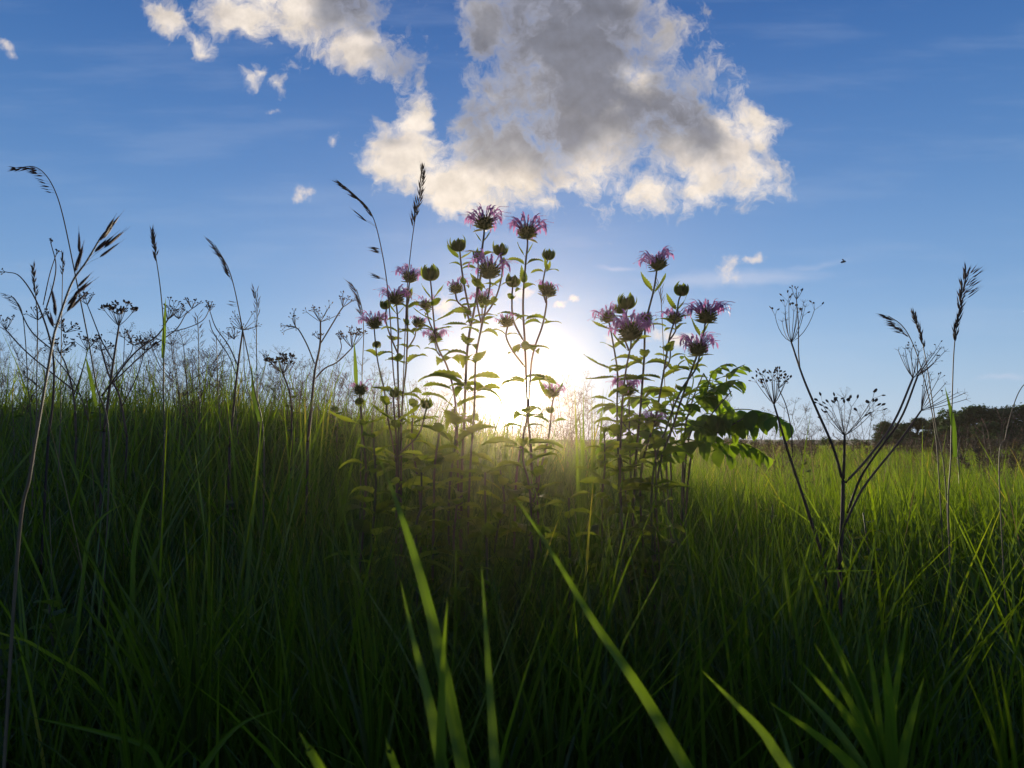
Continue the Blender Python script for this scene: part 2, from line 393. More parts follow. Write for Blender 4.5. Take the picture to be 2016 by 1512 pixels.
me.materials.append(m); g = bpy.data.objects.new('ground', me); COL.objects.link(g); g['kind'] = 'structure'

# ------------------------------------------------------------------ meadow grass, one mass
def grass_patch(n, y0, y1, hw, len_rng, wid, segs, spread=0.74, lean=0.28, clump=0.0, xr=None, tone_rng=(0, 1), ok=None):
    "returns vertex, quad and tone arrays of n blades standing in y0..y1"
    y = np.sqrt(rng.uniform(y0**2, y1**2, n)) if xr is None else rng.uniform(y0, y1, n)
    x = rng.uniform(-1, 1, n)*(spread*y + hw) if xr is None else rng.uniform(xr[0], xr[1], n)
    if clump > 0:
        k = max(1, n//14); ci = rng.integers(0, k, n)
        x = x[ci] + rng.normal(0, clump, n); y = y[ci] + rng.normal(0, clump, n)
        y = np.maximum(y, y0*0.92)
    if ok is not None:
        kk = ok(x, y); x = x[kk]; y = y[kk]; n = len(x)
    base = np.stack([x, y, ground(x, y)-0.02], -1)
    ln = rng.uniform(*len_rng, n)*(0.75+0.5*rng.random(n))
    az = rng.uniform(0, 2*np.pi, n); le = np.abs(rng.normal(0, lean, n)) + 0.04
    bend = rng.uniform(0.1, 1.1, n)*(0.3+rng.random(n))
    d = np.stack([np.cos(az), np.sin(az)], -1)
    fa = rng.uniform(-0.9, 0.9, n)                              # facing of the blade's flat side
    sx_ = np.cos(fa); sy_ = np.sin(fa)
    w = wid*(0.5+rng.random(n))*(0.7+0.3*ln/len_rng[1])
    V = np.zeros((n, segs+1, 2, 3)); p = base.copy(); th = le.copy()
    for i in range(segs+1):
        t = i/segs; ww = w*(1.0 - max(0, (t-.35)/.65)**1.5)*(0.75+0.25*min(1, t*4)) + 2e-5
        off = np.stack([sx_*ww, sy_*ww, np.zeros(n)], -1)
        V[:, i, 0] = p-off; V[:, i, 1] = p+off
        p = p + np.stack([np.sin(th)*d[:, 0], np.sin(th)*d[:, 1], np.cos(th)], -1)*(ln/segs)[:, None]
        th = th + bend/segs*(0.5+t)
    tone = rng.uniform(*tone_rng, n)
    return V.reshape(-1, 3), n, segs, np.repeat(tone, (segs+1)*2)
def grass_object(name, patches, mat):
    Vs = []; Fs = []; Ts = []; k = 0
    for V, n, segs, T in patches:
        per = (segs+1)*2; b = (np.arange(n)*per)[:, None, None]; s_ = (np.arange(segs)*2)[None, :, None]
        q = np.array([0, 1, 3, 2])[None, None, :]
        Fs.append((b+s_+q).reshape(-1, 4)+k); Vs.append(V); Ts.append(T); k += len(V)
    V = np.concatenate(Vs).astype(np.float32); Fq = np.concatenate(Fs).astype(np.int32); T = np.concatenate(Ts).astype(np.float32)
    me = bpy.data.meshes.new(name); me.vertices.add(len(V)); me.vertices.foreach_set('co', V.ravel())
    me.loops.add(len(Fq)*4); me.loops.foreach_set('vertex_index', Fq.ravel())
    me.polygons.add(len(Fq)); me.polygons.foreach_set('loop_start', np.arange(len(Fq), dtype=np.int32)*4)
    at_ = me.attributes.new('tone', 'FLOAT', 'POINT'); at_.data.foreach_set('value', T)
    me.materials.append(mat); me.update(); me.validate()
    me.polygons.foreach_set('use_smooth', [True]*len(me.polygons))
    o = bpy.data.objects.new(name, me); COL.objects.link(o); return o
patches = [
 grass_patch(9000, 0.75, 1.6, 0.35, (.24, .40), .0024, 7, lean=.25, clump=.03, tone_rng=(-.2, .35)),  # nearest grass toned darker: foreground shade put into the blade colour
 grass_patch(25000, 1.4, 3.2, 0.4, (.30, .48), .0031, 6, lean=.22, clump=.035, tone_rng=(-.1, .7)),  # tone lowered here too, continuing the painted foreground shade
 grass_patch(46000, 3.0, 7.0, 0.5, (.32, .50), .0038, 5, lean=.20, clump=.05),
 grass_patch(60000, 6.5, 20, 1.0, (.32, .52), .006, 4, lean=.20, clump=.10),
 grass_patch(60000, 19, 90, 2.0, (.35, .6), .020, 3, lean=.22, clump=.3),
 grass_patch(2500, 0.9, 4.0, 0.4, (.35, .62), .0030, 7, lean=.40, clump=.02, tone_rng=(.3, 1)),
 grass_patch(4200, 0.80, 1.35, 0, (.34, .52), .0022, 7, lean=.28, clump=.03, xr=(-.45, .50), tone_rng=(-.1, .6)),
 grass_patch(1500, -1.2, 0.7, 0, (.15, .25), .003, 4, xr=(-2.0, 2.0)),
 grass_patch(5200, 1.6, 4.2, 0.3, (.46, .66), .0034, 7, lean=.16, clump=.03, tone_rng=(.35, 1), ok=lambda x, y: x/y < rng.normal(-.12, .22, len(x))),  # taller left blades toned lighter, a sunlit look put into their colour
 grass_patch(1500, 2.0, 5.0, 0.3, (.40, .60), .0036, 7, lean=.16, clump=.03, tone_rng=(.35, 1), ok=lambda x, y: x/y > 0.1),
]
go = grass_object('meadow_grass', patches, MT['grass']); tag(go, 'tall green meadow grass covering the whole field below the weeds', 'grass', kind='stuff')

dead = [grass_patch(1500, 1.3, 4.0, .3, (.30, .60), .0012, 7, lean=.45, clump=.0), grass_patch(5000, 3.5, 12, .5, (.35, .65), .0022, 5, lean=.35), grass_patch(9000, 11, 60, 2, (.4, .8), .010, 3, lean=.3, clump=.3)]
do = grass_object('dead_grass', dead, MT['dead']); tag(do, 'scattered dry straw stems leaning among the green meadow grass', 'dry grass', kind='stuff')
# ------------------------------------------------------------------ wild bergamot
def rv(a=1.0): return Vector((random.uniform(-a, a), random.uniform(-a, a), random.uniform(-a, a)))
def perp(axis, w):
    a, b = frame_of(axis); return a*math.cos(w) + b*math.sin(w)
PXM = 1.30/FPX                                     # one photo pixel at 1.3 m
def flower(plant, pos, axis, r, petals=24, spread=1.0, arc=(0, 2*math.pi), bracts=6, stam=8):
    "open head: globe of calyx tubes, leafy bracts under it, curled two-lipped petals"
    axis = axis.normalized(); h = MB()
    h.ball(pos, r*0.80, .85, 12, 8, .10, axis)
    for i in range(70):
        w = i*2.39996; zc = 0.98 - 1.5*((i+.5)/70); rr = math.sqrt(max(0, 1-zc*zc))
        d = (perp(axis, w)*rr + axis*zc).normalized(); d = (d + axis*.35).normalized()
        p = pos + (perp(axis, w)*rr + axis*zc*.85)*r*.72
        h.tube([p, p+d*r*.22, p+d*r*.36], r*.075, r*.045, 5)
        if i % 2 == 0: h.spindle(p+d*r*.34, (d+rv(.3)).normalized(), r*.22, r*.03, 3, 3)
    hd = h.build('flower_head', MT['calyx'], plant)
    b = MB()
    for k in range(bracts):
        w = k*2*math.pi/bracts + random.uniform(-.2, .2); d = (perp(axis, w) - axis*.1).normalized()
        b.leaf(pos - axis*r*.72 + d*r*.2, (d + axis*random.uniform(.1, .5)).normalized(), axis, r*random.uniform(1.0, 1.45), r*.30, droop=random.uniform(-.8, .3), fold=.3, segs=7)
    b.build('bract', MT['calyx'], hd)
    pt = MB()
    for k in range(petals):
        w = arc[0] + (arc[1]-arc[0])*((k*.618) % 1) + random.uniform(-.1, .1)
        lat = random.uniform(.35, 1.0)**.8*1.05
        o_ = perp(axis, w); d = (o_*math.sin(lat*1.35) + axis*math.cos(lat*1.35)).normalized()
        p0 = pos + d*r*.85; ln = r*random.uniform(.95, 1.55)*spread
        grav = Vector((0, 0, -1)); pts = [p0]; cur = p0; dd = (d + axis*.35).normalized()
        for s in range(3):
            cur = cur + dd*ln*.19; pts.append(cur); dd = (dd + o_*.12 + rv(.06)).normalized()
        pt.tube(pts, r*.035, r*.06, 5)
        # upper lip: narrow hood arching forward and up
        up_ = [cur]; c = cur; e = (dd + axis*.35).normalized()
        for s in range(5): c = c + e*ln*.13; up_.append(c); e = (e + o_*.34 - axis*.26 + rv(.07)).normalized()
        pt.blade(up_, r*.085, nrm=axis + rv(.4), fold=.5, full=.4)
        # lower lip: broader, curling down and back
        lo_ = [cur]; c = cur; e = (dd + o_*.6).normalized()
        for s in range(6): c = c + e*ln*.125; lo_.append(c); e = (e + grav*.60 - axis*.25 + rv(.10)).normalized()
        pt.blade(lo_, r*.12, nrm=axis + rv(.4), fold=.4, full=.5)
        if k < stam:
            for q in range(2):
                c = up_[-2]; e = (up_[-1]-up_[-3]).normalized(); st_ = [c]
                for s in range(3): c = c + (e+rv(.15))*ln*.15; st_.append(c)
                pt.tube(st_, r*.014, r*.010, 3); pt.spindle(c, e, r*.07, r*.03, 4, 3)
    if petals: pt.build('petals', MT['petal'], hd)
    return hd
def bud(plant, pos, axis, r, n=7):
    "unopened head: pointed bracts clasping a globe like a crown"
    r *= random.uniform(.82, .98); axis = axis.normalized(); h = MB(); h.ball(pos, r*.76, 1.10, 12, 8, .12, axis)
    for i in range(26):
        w = i*2.39996; zc = 0.95 - .9*((i+.5)/26); rr = math.sqrt(max(0, 1-zc*zc)); d = (perp(axis, w)*rr + axis*zc).normalized()
        h.spindle(pos + d*r*.72, (d+axis*.9).normalized(), r*.55, r*.08, 4, 4)
    hd = h.build('flower_bud', MT['calyx'], plant); b = MB()
    for ring, (m_, L_, out_) in enumerate(((n, 2.5, .62), (5, 2.75, .42))):
        for k in range(m_):
            w = k*2*math.pi/m_ + ring*.4 + random.uniform(-.15, .15); o_ = perp(axis, w)
            b.leaf(pos - axis*r*.85 + o_*r*.15, (o_*out_*1.6 + axis*.55).normalized(), -o_ + axis*.2, r*L_*random.uniform(.85, 1.1), r*.50, droop=-1.6+random.uniform(-.35,.6), fold=-.4, segs=8, peak=.40)
    b.build('bract', MT['leaf'], hd); return hd
def leaf_at(mb, p, az, ln, rise=.35, droop=.8, wr=.21, **k):
    ln *= 1.15
    d = Vector((math.cos(az), math.sin(az), rise)).normalized()
    st_ = p + d*ln*.10; mb.tube([p, st_], ln*.018, ln*.015, 4)
    mb.leaf(st_, d, Vector((0, 0, 1)), ln*.92, ln*wr, droop=droop, fold=random.uniform(.15, .5), teeth=1, segs=16, peak=.30, twist=random.uniform(-.9, .9), wave=.09, **k)
def shoot(plant, pts, r0, r1, leafspec=None, top_gap=.06, len0=.024, len1=.066, step=.061, name='stem', azs=None, minz=None):
    "curved square-ish stem with opposite leaf pairs turned a quarter turn at every node"
    pts = [pts[0]] + [p + rv(.0035) for p in pts[1:-1]] + [pts[-1]]; path = catmull(pts, 8); s = MB(); s.tube(path, r0, r1, 7, cap=True); s.build(name, MT['stem'], plant)
    # arc length from the top
    tot = sum((path[i+1]-path[i]).length for i in range(len(path)-1)); acc = 0; nxt = top_gap; k = random.randint(0, 1); i = len(path)-1
    az0 = random.uniform(-.5, .5) if azs is None else azs
    while i > 0 and nxt < tot*.97:
        seg = (path[i]-path[i-1]).length
        if acc + seg >= nxt:
            p = path[i].lerp(path[i-1], (nxt-acc)/seg); u = nxt/max(tot, .01)
            depth = min(1, nxt/.32); ln = (len0 + (len1-len0)*depth)*random.uniform(.85, 1.12)
            az = az0 + k*math.pi/2 + random.uniform(-.3, .3)
            if minz is None or p.z > minz:
                for sgn in (0, math.pi):
                    m_ = MB(); leaf_at(m_, p, az+sgn+random.uniform(-.15, .15), ln, rise=random.uniform(.3, 1.0)*(1-.5*depth), droop=random.uniform(.5, 1.3), tone=random.random())
                    m_.build('leaf', MT['leaf'], plant)
            k += 1; nxt += step*(.75+.5*depth)*random.uniform(.85, 1.15)
        else: acc += seg; i -= 1
def small_pair(plant, p, az, ln, rise=1.2):
    for sgn in (0, math.pi):
        m_ = MB(); leaf_at(m_, p, az+sgn, ln, rise=rise, droop=-.5, wr=.15); m_.build('leaf', MT['leaf'], plant)
def bergamot(label, Y, stem, heads=(), branches=(), extra=(), r=.0022, root=None, leafy=True, **kw):
    """stem: photo pixels from the base up to the top head; heads/branches hang on the same plant.
    heads: (px, py, r_px, kind, tilt, dy, opts); branches: (pts, dy)"""
    def reach(pts, dy, top):
        c = [h for h in heads if h[4] != 180 and math.hypot(h[0]-pts[-1][0], h[1]-pts[-1][1]) < 48 and abs(h[5]-dy) < .035]
        if not c: return list(pts)
        h = min(c, key=lambda h: math.hypot(h[0]-pts[-1][0], h[1]-pts[-1][1])); return list(pts) + [(h[0], h[1] + h[2]*.35)]
    stem = reach(stem, 0, True); branches = [(reach(p_, d_, False), d_) for p_, d_ in branches]
    P3 = [at(x, y, Y) for x, y in stem]
    b = P3[0].copy(); gxy = (b.x + random.uniform(-.02, .02), b.y + random.uniform(-.02, .02))
    rootp = Vector((gxy[0], gxy[1], gz(*gxy) - .02))
    org = Vector((gxy[0], gxy[1], gz(*gxy)))
    pl = thing('wild_bergamot', label, 'wildflower', org, 'wild bergamot plants in bloom against the sun')
    ORG[pl.name] = org
    shoot(pl, [rootp, rootp.lerp(P3[0], .5) + rv(.01)] + P3, r, r*.62, **kw)
    for pts, dy in branches:
        n_ = len(pts); q = [at(x, y, Y + dy*(i/(n_-1))) for i, (x, y) in enumerate(pts)]
        shoot(pl, q, r*.75, r*.5, len0=.022, len1=.05, top_gap=.035, step=.05, name='branch')
    for hspec in heads:
        px, py, rp, kind, tilt, dy = hspec[:6]; o_ = hspec[6] if len(hspec) > 6 else {}
        p = at(px, py, Y+dy); ax = Vector((math.sin(R(tilt)), random.uniform(-.25, .1), math.cos(R(tilt)))).normalized(); rr = rp*(Y+dy)/FPX
        if kind == 'b': bud(pl, p, ax, rr)
        else: flower(pl, p, ax, rr, **o_)
    for (px, py, az, lnpx, rise) in extra:
        small_pair(pl, at(px, py, Y), R(az), lnpx*Y/FPX, rise)
    return pl

bergamot('tallest bergamot, with the highest lilac flower, just left of the sun', 1.28,
 [(912, 950), (917, 830), (923, 690), (930, 610), (944, 540), (951, 490), (954, 460)],
 [(954, 440, 19, 'f', 0, 0, dict(petals=34, spread=1.15)), (902, 485, 13, 'b', -5, -.02), (898, 568, 14, 'f', -15, .03, dict(petals=9, arc=(1.2, 4.0)))],
 [([(928, 622), (918, 590), (910, 545), (904, 510), (902, 495)], -.02), ([(926, 640), (915, 610), (903, 590), (899, 578)], .03)],
 [(950, 478, 5, 28, 1.1), (905, 510, 40, 34, .5), (938, 520, 100, 30, 1.2)], r=.0028)
bergamot('tall bergamot with a lilac flower straight above the sun', 1.33,
 [(1045, 950), (1036, 800), (1031, 680), (1031, 600), (1035, 520), (1037, 480)],
 [(1038, 458, 19, 'f', 4, 0, dict(petals=36, spread=1.1)), (1010, 556, 14, 'b', 5, -.03), (997, 634, 14, 'f', -5, -.05, dict(petals=14, spread=.8))],
 [([(1031, 672), (1014, 630), (1007, 595), (1010, 568)], -.03), ([(1033, 722), (1008, 690), (996, 660), (997, 645)], -.05)],
 [(1034, 506, 0, 30, 1.3), (1031, 560, 80, 36, .9)], r=.0027)
bergamot('bergamot with a broad half open flower between the two tallest ones', 1.22,
 [(922, 960), (930, 800), (940, 700), (950, 620), (960, 570), (964, 550)],
 [(964, 534, 21, 'f', 0, 0, dict(petals=20, spread=1.15)), (985, 494, 12, 'b', 5, .05), (950, 590, 14, 'f', 0, .08, dict(petals=16)), (943, 505, 9, 'b', -8, .04)],
 [([(952, 625), (972, 590), (984, 545), (985, 505)], .05), ([(945, 660), (946, 630), (950, 602)], .08), ([(948, 640), (938, 590), (940, 540), (943, 514)], .04)],
 [(958, 570, 20, 40, .6)])
bergamot('bergamot with a leaning green head and a round bud right above the sun glare', 1.26,
 [(1018, 960), (1036, 810), (1050, 710), (1066, 640), (1076, 600), (1078, 590)],
 [(1078, 573, 17, 'f', 8, 0, dict(petals=6, arc=(-.6, .9), spread=1.0)), (1080, 504, 12, 'b', 0, .02)],
 [([(1076, 600), (1068, 570), (1073, 545), (1079, 515)], .02)],
 [(1078, 534, 60, 24, 1.4)])
bergamot('slim bergamot with a single closed bud and wide paired leaves left of the tallest one', 1.30,
 [(905, 960), (898, 800), (880, 730), (862, 680), (854, 620), (850, 575), (848, 556)],
 [(847, 541, 15, 'b', 0, 0), (838, 601, 12, 'f', 0, .05, dict(petals=10)), (857, 665, 13, 'f', 0, .08, dict(petals=24))],
 [([(860, 665), (848, 640), (840, 620), (838, 610)], .05), ([(866, 700), (858, 690), (857, 677)], .08)],
 [(851, 590, 8, 34, 1.0), (856, 632, 4, 46, .4)])
bergamot('bergamot with a flat dark purple flower behind the leaning seed stalk', 1.36,
 [(790, 950), (790, 800), (797, 720), (802, 650), (804, 590), (806, 560)],
 [(806, 546, 15, 'f', 5, 0, dict(petals=32, spread=1.05)), (801, 578, 9, 'b', -20, -.04), (824, 636, 13, 'f', 10, .05, dict(petals=10, spread=.7))],
 [([(802, 650), (803, 620), (802, 588)], -.04), ([(800, 690), (815, 665), (822, 648)], .05)], [(805, 590, 120, 24, .9)])
bergamot('bergamot with a dark violet flower beside a small bud at the left of the group', 1.25,
 [(788, 960), (788, 800), (785, 710), (783, 650), (780, 605)],
 [(779, 588, 16, 'f', 0, 0, dict(petals=26, spread=1.05)), (758, 602, 9, 'b', 0, .03)],
 [([(785, 700), (770, 660), (762, 630), (759, 610)], .03)], [(782, 620, 10, 24, 1.0)])
bergamot('lowest flowering bergamot on the far left of the group, bare stem with one pink head', 1.27,
 [(780, 950), (768, 830), (757, 770), (746, 710), (740, 660)],
 [(737, 637, 15, 'f', -3, 0, dict(petals=28, spread=1.05)), (742, 677, 8, 'b', 180, 0)], [], [], r=.0018, step=.1)
bergamot('faded bergamot head on a short stem left of the group above the grass', 1.20,
 [(716, 960), (712, 850), (709, 790)],
 [(709, 768, 14, 'f', 0, 0, dict(petals=8, spread=.9)), (708, 790, 9, 'b', 180, 0)], [], [(714, 835, 10, 60, .2)], step=.08)
bergamot('short bergamot with two green buds among the leaves left of the sun', 1.18,
 [(780, 980), (779, 880), (778, 790)],
 [(777, 775, 11, 'b', 0, 0), (839, 797, 11, 'b', 5, .05)], [([(779, 900), (820, 860), (836, 812)], .05)], [(779, 830, 0, 55, .5)], step=.05)
bergamot('short bergamot with a pale spidery flower right beside the sun', 1.35,
 [(1060, 980), (1078, 860), (1087, 800), (1088, 785)],
 [(1088, 773, 13, 'f', 0, 0, dict(petals=22, spread=1.0)), (1084, 808, 7, 'b', 0, 0)], [], [(1086, 790, 30, 45, 1.0)], step=.09)
def big_leaves(pl, lst, Y):
    for (px, py, az, ln, rise, droop) in lst:
        m_ = MB(); p = at(px, py, Y); k = Y/FPX; d = Vector((math.cos(R(az)), math.sin(R(az)), rise)).normalized(); m_.tube([p, p+d*ln*k*.08], .0012, .001, 4)
        m_.leaf(p+d*ln*k*.08, d, Vector((0, 0, 1)), ln*k, ln*k*.24, droop=droop, fold=.35, teeth=1, segs=18, peak=.32, twist=random.uniform(-.3, .3), wave=.06); m_.build('leaf', MT['leaf'], pl)
PL = {o['label']: o for o in scene.objects if o.get('category') == 'wildflower'}
tall = PL['tallest bergamot, with the highest lilac flower, just left of the sun']
big_leaves(tall, [(925, 702, 190, 62, .5, 1.9), (924, 704, 260, 60, .1, 1.6), (922, 768, 185, 100, .75, 1.3), (922, 772, -8, 80, .25, 1.9), (922, 770, 250, 60, .3, 1.5), (923, 640, 170, 50, .1, .2), (923, 640, 20, 40, .3, .5)], 1.28)
tall2 = PL['tall bergamot with a lilac flower straight above the sun']
big_leaves(tall2, [(1033, 745, -15, 60, .3, 1.9), (1031, 690, 10, 50, .4, .8)], 1.33)
# the right-hand group
bergamot('tallest bergamot of the right group, its pink flower tilted to the left', 1.30,
 [(1250, 950), (1262, 800), (1266, 715), (1274, 640), (1286, 570), (1293, 535)],
 [(1295, 520, 18, 'f', -14, 0, dict(petals=30, spread=1.1))], [], [(1287, 578, 12, 44, 1.1)], r=.0026, top_gap=.12)
bergamot('bergamot with the widest pale lilac flower, low in the right group', 1.22,
 [(1222, 960), (1226, 820), (1230, 740), (1240, 680)],
 [(1241, 655, 23, 'f', 0, 0, dict(petals=40, spread=1.0)), (1234, 598, 14, 'b', 5, .05), (1222, 610, 11, 'b', -8, .07), (1271, 626, 13, 'f', 15, .06, dict(petals=5, spread=.7))],
 [([(1238, 690), (1226, 650), (1236, 612)], .05), ([(1240, 690), (1262, 660), (1270, 638)], .06)], [(1236, 690, 5, 40, .8)])
bergamot('leftmost bergamot of the right group, its lilac flower turned away to the left', 1.31,
 [(1218, 960), (1216, 820), (1212, 740), (1208, 680), (1198, 640)],
 [(1196, 625, 15, 'f', -20, 0, dict(petals=22, spread=1.05, arc=(1.2, 5.0)))], [], [(1205, 650, 175, 40, .3), (1213, 730, 0, 62, .3)])
bergamot('bergamot with a round green bud above a small pink flower in the right group', 1.27,
 [(1262, 960), (1290, 820), (1308, 720), (1322, 660), (1332, 620), (1340, 590)],
 [(1342, 573, 13, 'b', 5, 0), (1328, 627, 15, 'f', 0, .04, dict(petals=18, spread=1.1)), (1318, 686, 8, 'b', 0, .05)],
 [([(1318, 670), (1326, 655), (1328, 640)], .04), ([(1306, 730), (1316, 710), (1318, 694)], .05)], [(1333, 612, 20, 36, 1.0)])
bergamot('rightmost bergamot, holding the large purple flower highest on its side of the group', 1.24,
 [(1290, 960), (1325, 830), (1350, 760), (1372, 700), (1384, 650), (1388, 640)],
 [(1391, 623, 20, 'f', 4, 0, dict(petals=34, spread=1.25))], [], [(1380, 665, 15, 38, 1.3)], r=.0024, top_gap=.10)
bergamot('bergamot with the purple flower just below the rightmost large one', 1.21,
 [(1285, 960), (1318, 830), (1345, 770), (1364, 730), (1373, 705)],
 [(1374, 688, 19, 'f', 0, 0, dict(petals=30, spread=1.2))], [], [(1366, 722, 10, 26, .8)], top_gap=.08)
bergamot('bergamot with a pinkish flower sunk among the leaves at the foot of the right group', 1.40,
 [(1240, 970), (1238, 880), (1236, 790)],
 [(1235, 768, 17, 'f', 0, 0, dict(petals=28)), (1285, 830, 15, 'f', 5, .05, dict(petals=24))], [([(1240, 900), (1270, 870), (1284, 842)], .05)], [], step=.05)
PL = {o['label']: o for o in scene.objects if o.get('category') == 'wildflower'}
big_leaves(PL['tallest bergamot of the right group, its pink flower tilted to the left'], [(1266, 718, 5, 66, .3, 1.5), (1266, 718, 195, 66, .5, 1.0), (1264, 745, 170, 50, .2, .5), (1264, 775, 0, 60, .2, .6)], 1.30)
big_leaves(PL['leftmost bergamot of the right group, its lilac flower turned away to the left'], [(1213, 742, 185, 56, -.15, -.2), (1213, 750, -5, 70, .1, .3), (1216, 800, 190, 60, .1, .9)], 1.31)
# leafy flowerless shoots filling the foot of both groups
for i, (px, top, Y, lab) in enumerate([
 (735, 860, 1.15, 'leafy bergamot shoot without flowers at the far left foot of the left group'), (815, 800, 1.30, 'leafy bergamot shoot without flowers under the left purple flowers'),
 (865, 850, 1.12, 'leafy bergamot shoot without flowers, left of the main stems'), (895, 800, 1.24, 'bergamot shoot with large arching leaves beside the main stems'),
 (955, 930, 1.08, 'low bergamot shoot with backlit leaf edges in front of the main stems'), (985, 925, 1.20, 'leafy bergamot shoot below and left of the sun'),
 (1032, 838, 1.16, 'bergamot shoot with two drooping leaves right under the sun'), (1060, 900, 1.25, 'leafy bergamot shoot below and right of the sun'),
 (1190, 850, 1.25, 'leafy bergamot shoot at the left foot of the right group'), (1225, 800, 1.33, 'leafy bergamot shoot behind the right group stems'),
 (1290, 880, 1.20, 'leafy bergamot shoot under the middle of the right group'), (830, 930, 1.05, 'low bergamot shoot hidden in the grass at the left of the flowers'),
 (1120, 980, 1.12, 'low bergamot shoot in the grass between the two groups'), (900, 990, 1.02, 'low bergamot shoot nearest to the viewer under the main stems')]):
    bergamot(lab, Y, [(px+random.uniform(-15, 15), max(top+140, 1000)), (px+random.uniform(-8, 8), top+70), (px, top)], [], [], [], r=.0024,
             top_gap=.004, len0=.035 if i != 3 else .07, len1=.085, step=.04)
# ------------------------------------------------------------------ dried umbel weeds
def umbel(st, sd, base, axis, R_, n=10, seeds=5, open_=.75, rr=.0006, sr=.0022, curl=.5, dens=1.0):
    "rays fan out of one point and each ends in a small cluster of flat seeds"
    axis = axis.normalized()
    for k in range(n):
        w = k*2*math.pi/n + random.uniform(-.2, .2); lat = open_*random.uniform(.35, 1.1)
        d = (axis*math.cos(lat) + perp(axis, w)*math.sin(lat)).normalized(); ln = R_*random.uniform(.55, 1.12)
        pts = [base]; c = base
        for s in range(5): c = c + d*ln/5; d = (d + axis*curl*.12).normalized(); pts.append(c)
        st.tube(pts, rr, rr*.7, 4)
        if random.random() > dens: 
            for q in range(4):
                e = (d + perp(d, q*1.6)*1.2).normalized(); st.tube([c, c+e*R_*.12], rr*.6, rr*.4, 3)
            continue
        for q in range(max(3, int(seeds*.75))):
            e = (d + perp(d, q*2.4)*random.uniform(.3, 1.0)).normalized(); l2 = R_*random.uniform(.12, .24)
            st.tube([c, c+e*l2], rr*.6, rr*.5, 3)
            sd.spindle(c+e*l2, (e+rv(.5)).normalized(), sr*1.6, sr*random.uniform(.5, .85), 5, 4, flat=.45, peak=.5)
def stem_px(mb, pts, Y, r0, r1, dy=0):
    n_ = len(pts); q = [at(x, y, Y + dy*i/(n_-1)) for i, (x, y) in enumerate(pts)]
    mb.tube(catmull(q, 6), r0, r1, 6); return q
def umbel_plant(label, Y, root_px, stems, umbels, group='dried umbel weeds standing above the grass'):
    """stems: (pts, w0px, w1px, dy); umbels: (px, py, axis angle deg, R px, n rays, seeds, open, dy, density, curl, seed px)"""
    b = at(*root_px, Y); org = Vector((b.x, b.y, gz(b.x, b.y)))
    pl = thing('umbel_weed', label, 'dry weed', org, group); ORG[pl.name] = org; k = Y/FPX
    st = MB(); st.tube([org - Vector((0, 0, .02)), b], stems[0][1]*k*(.44 if Y < 1.3 else .36), stems[0][1]*k*(.40 if Y < 1.3 else .36), 7)
    for pts, w0, w1, dy in stems: stem_px(st, pts, Y, w0*k*(.40 if Y < 1.3 else .34), w1*k*(.42 if Y < 1.3 else .4), dy)
    st.build('stem', MT['dry'], pl)
    for (px, py, an, R_, n, seeds, op, dy, dens, curl, spx) in umbels:
        a, c = MB(), MB(); p = at(px, py, Y+dy)
        umbel(a, c, p, Vector((math.sin(R(an)), random.uniform(-.2, .2), math.cos(R(an)))), R_*k, n, seeds, op, max(.0004, 0.75*k), spx*k, curl, dens)
        u_ = a.build('umbel', MT['dry'], pl)
        if c.v: c.build('seed_head', MT['seed'], u_)
    return pl
umbel_plant('tallest bare umbel weed right of the flowers, four branches forking from one thick stem', 1.15, (1652, 1120),
 [([(1652, 1120), (1658, 1030), (1660, 945)], 11, 8, 0), ([(1660, 950), (1640, 880), (1605, 800), (1580, 740), (1558, 674)], 7, 4, .04),
  ([(1575, 728), (1572, 690), (1572, 640), (1568, 590)], 3, 2, .0), ([(1660, 950), (1662, 900), (1663, 858)], 7, 5, -.02),
  ([(1665, 950), (1710, 900), (1760, 830), (1797, 745)], 6, 5, .06), ([(1668, 1010), (1700, 930), (1770, 830), (1806, 742)], 6, 4, -.04), ([(1660, 1040), (1700, 960), (1770, 870), (1813, 809)], 6, 4, .03)],
 [(1558, 674, 2, 84, 13, 3, .95, .04, .4, 3.2, 4.5), (1568, 590, 5, 22, 5, 3, .6, 0, .4, 1, 3), (1663, 858, 0, 86, 12, 4, .95, -.02, .8, .7, 6.0),
  (1797, 745, 8, 78, 12, 3, .9, .06, .2, .8, 3), (1806, 742, 20, 62, 8, 3, .8, -.04, .2, .8, 3), (1813, 809, 35, 82, 11, 3, .8, .03, .15, .3, 3)])
umbel_plant('thin dark umbel weed with a seeded head, second from the right of the dry ones', 1.25, (1625, 1110),
 [([(1625, 1110), (1585, 990), (1555, 900), (1537, 840), (1524, 797)], 8, 4, 0), ([(1560, 900), (1558, 850), (1548, 800), (1533, 765)], 3, 2, .03)],
 [(1524, 797, -8, 58, 14, 5, .75, 0, .9, .7, 4.5), (1533, 765, 10, 22, 5, 4, .7, .03, 1, .3, 3)])
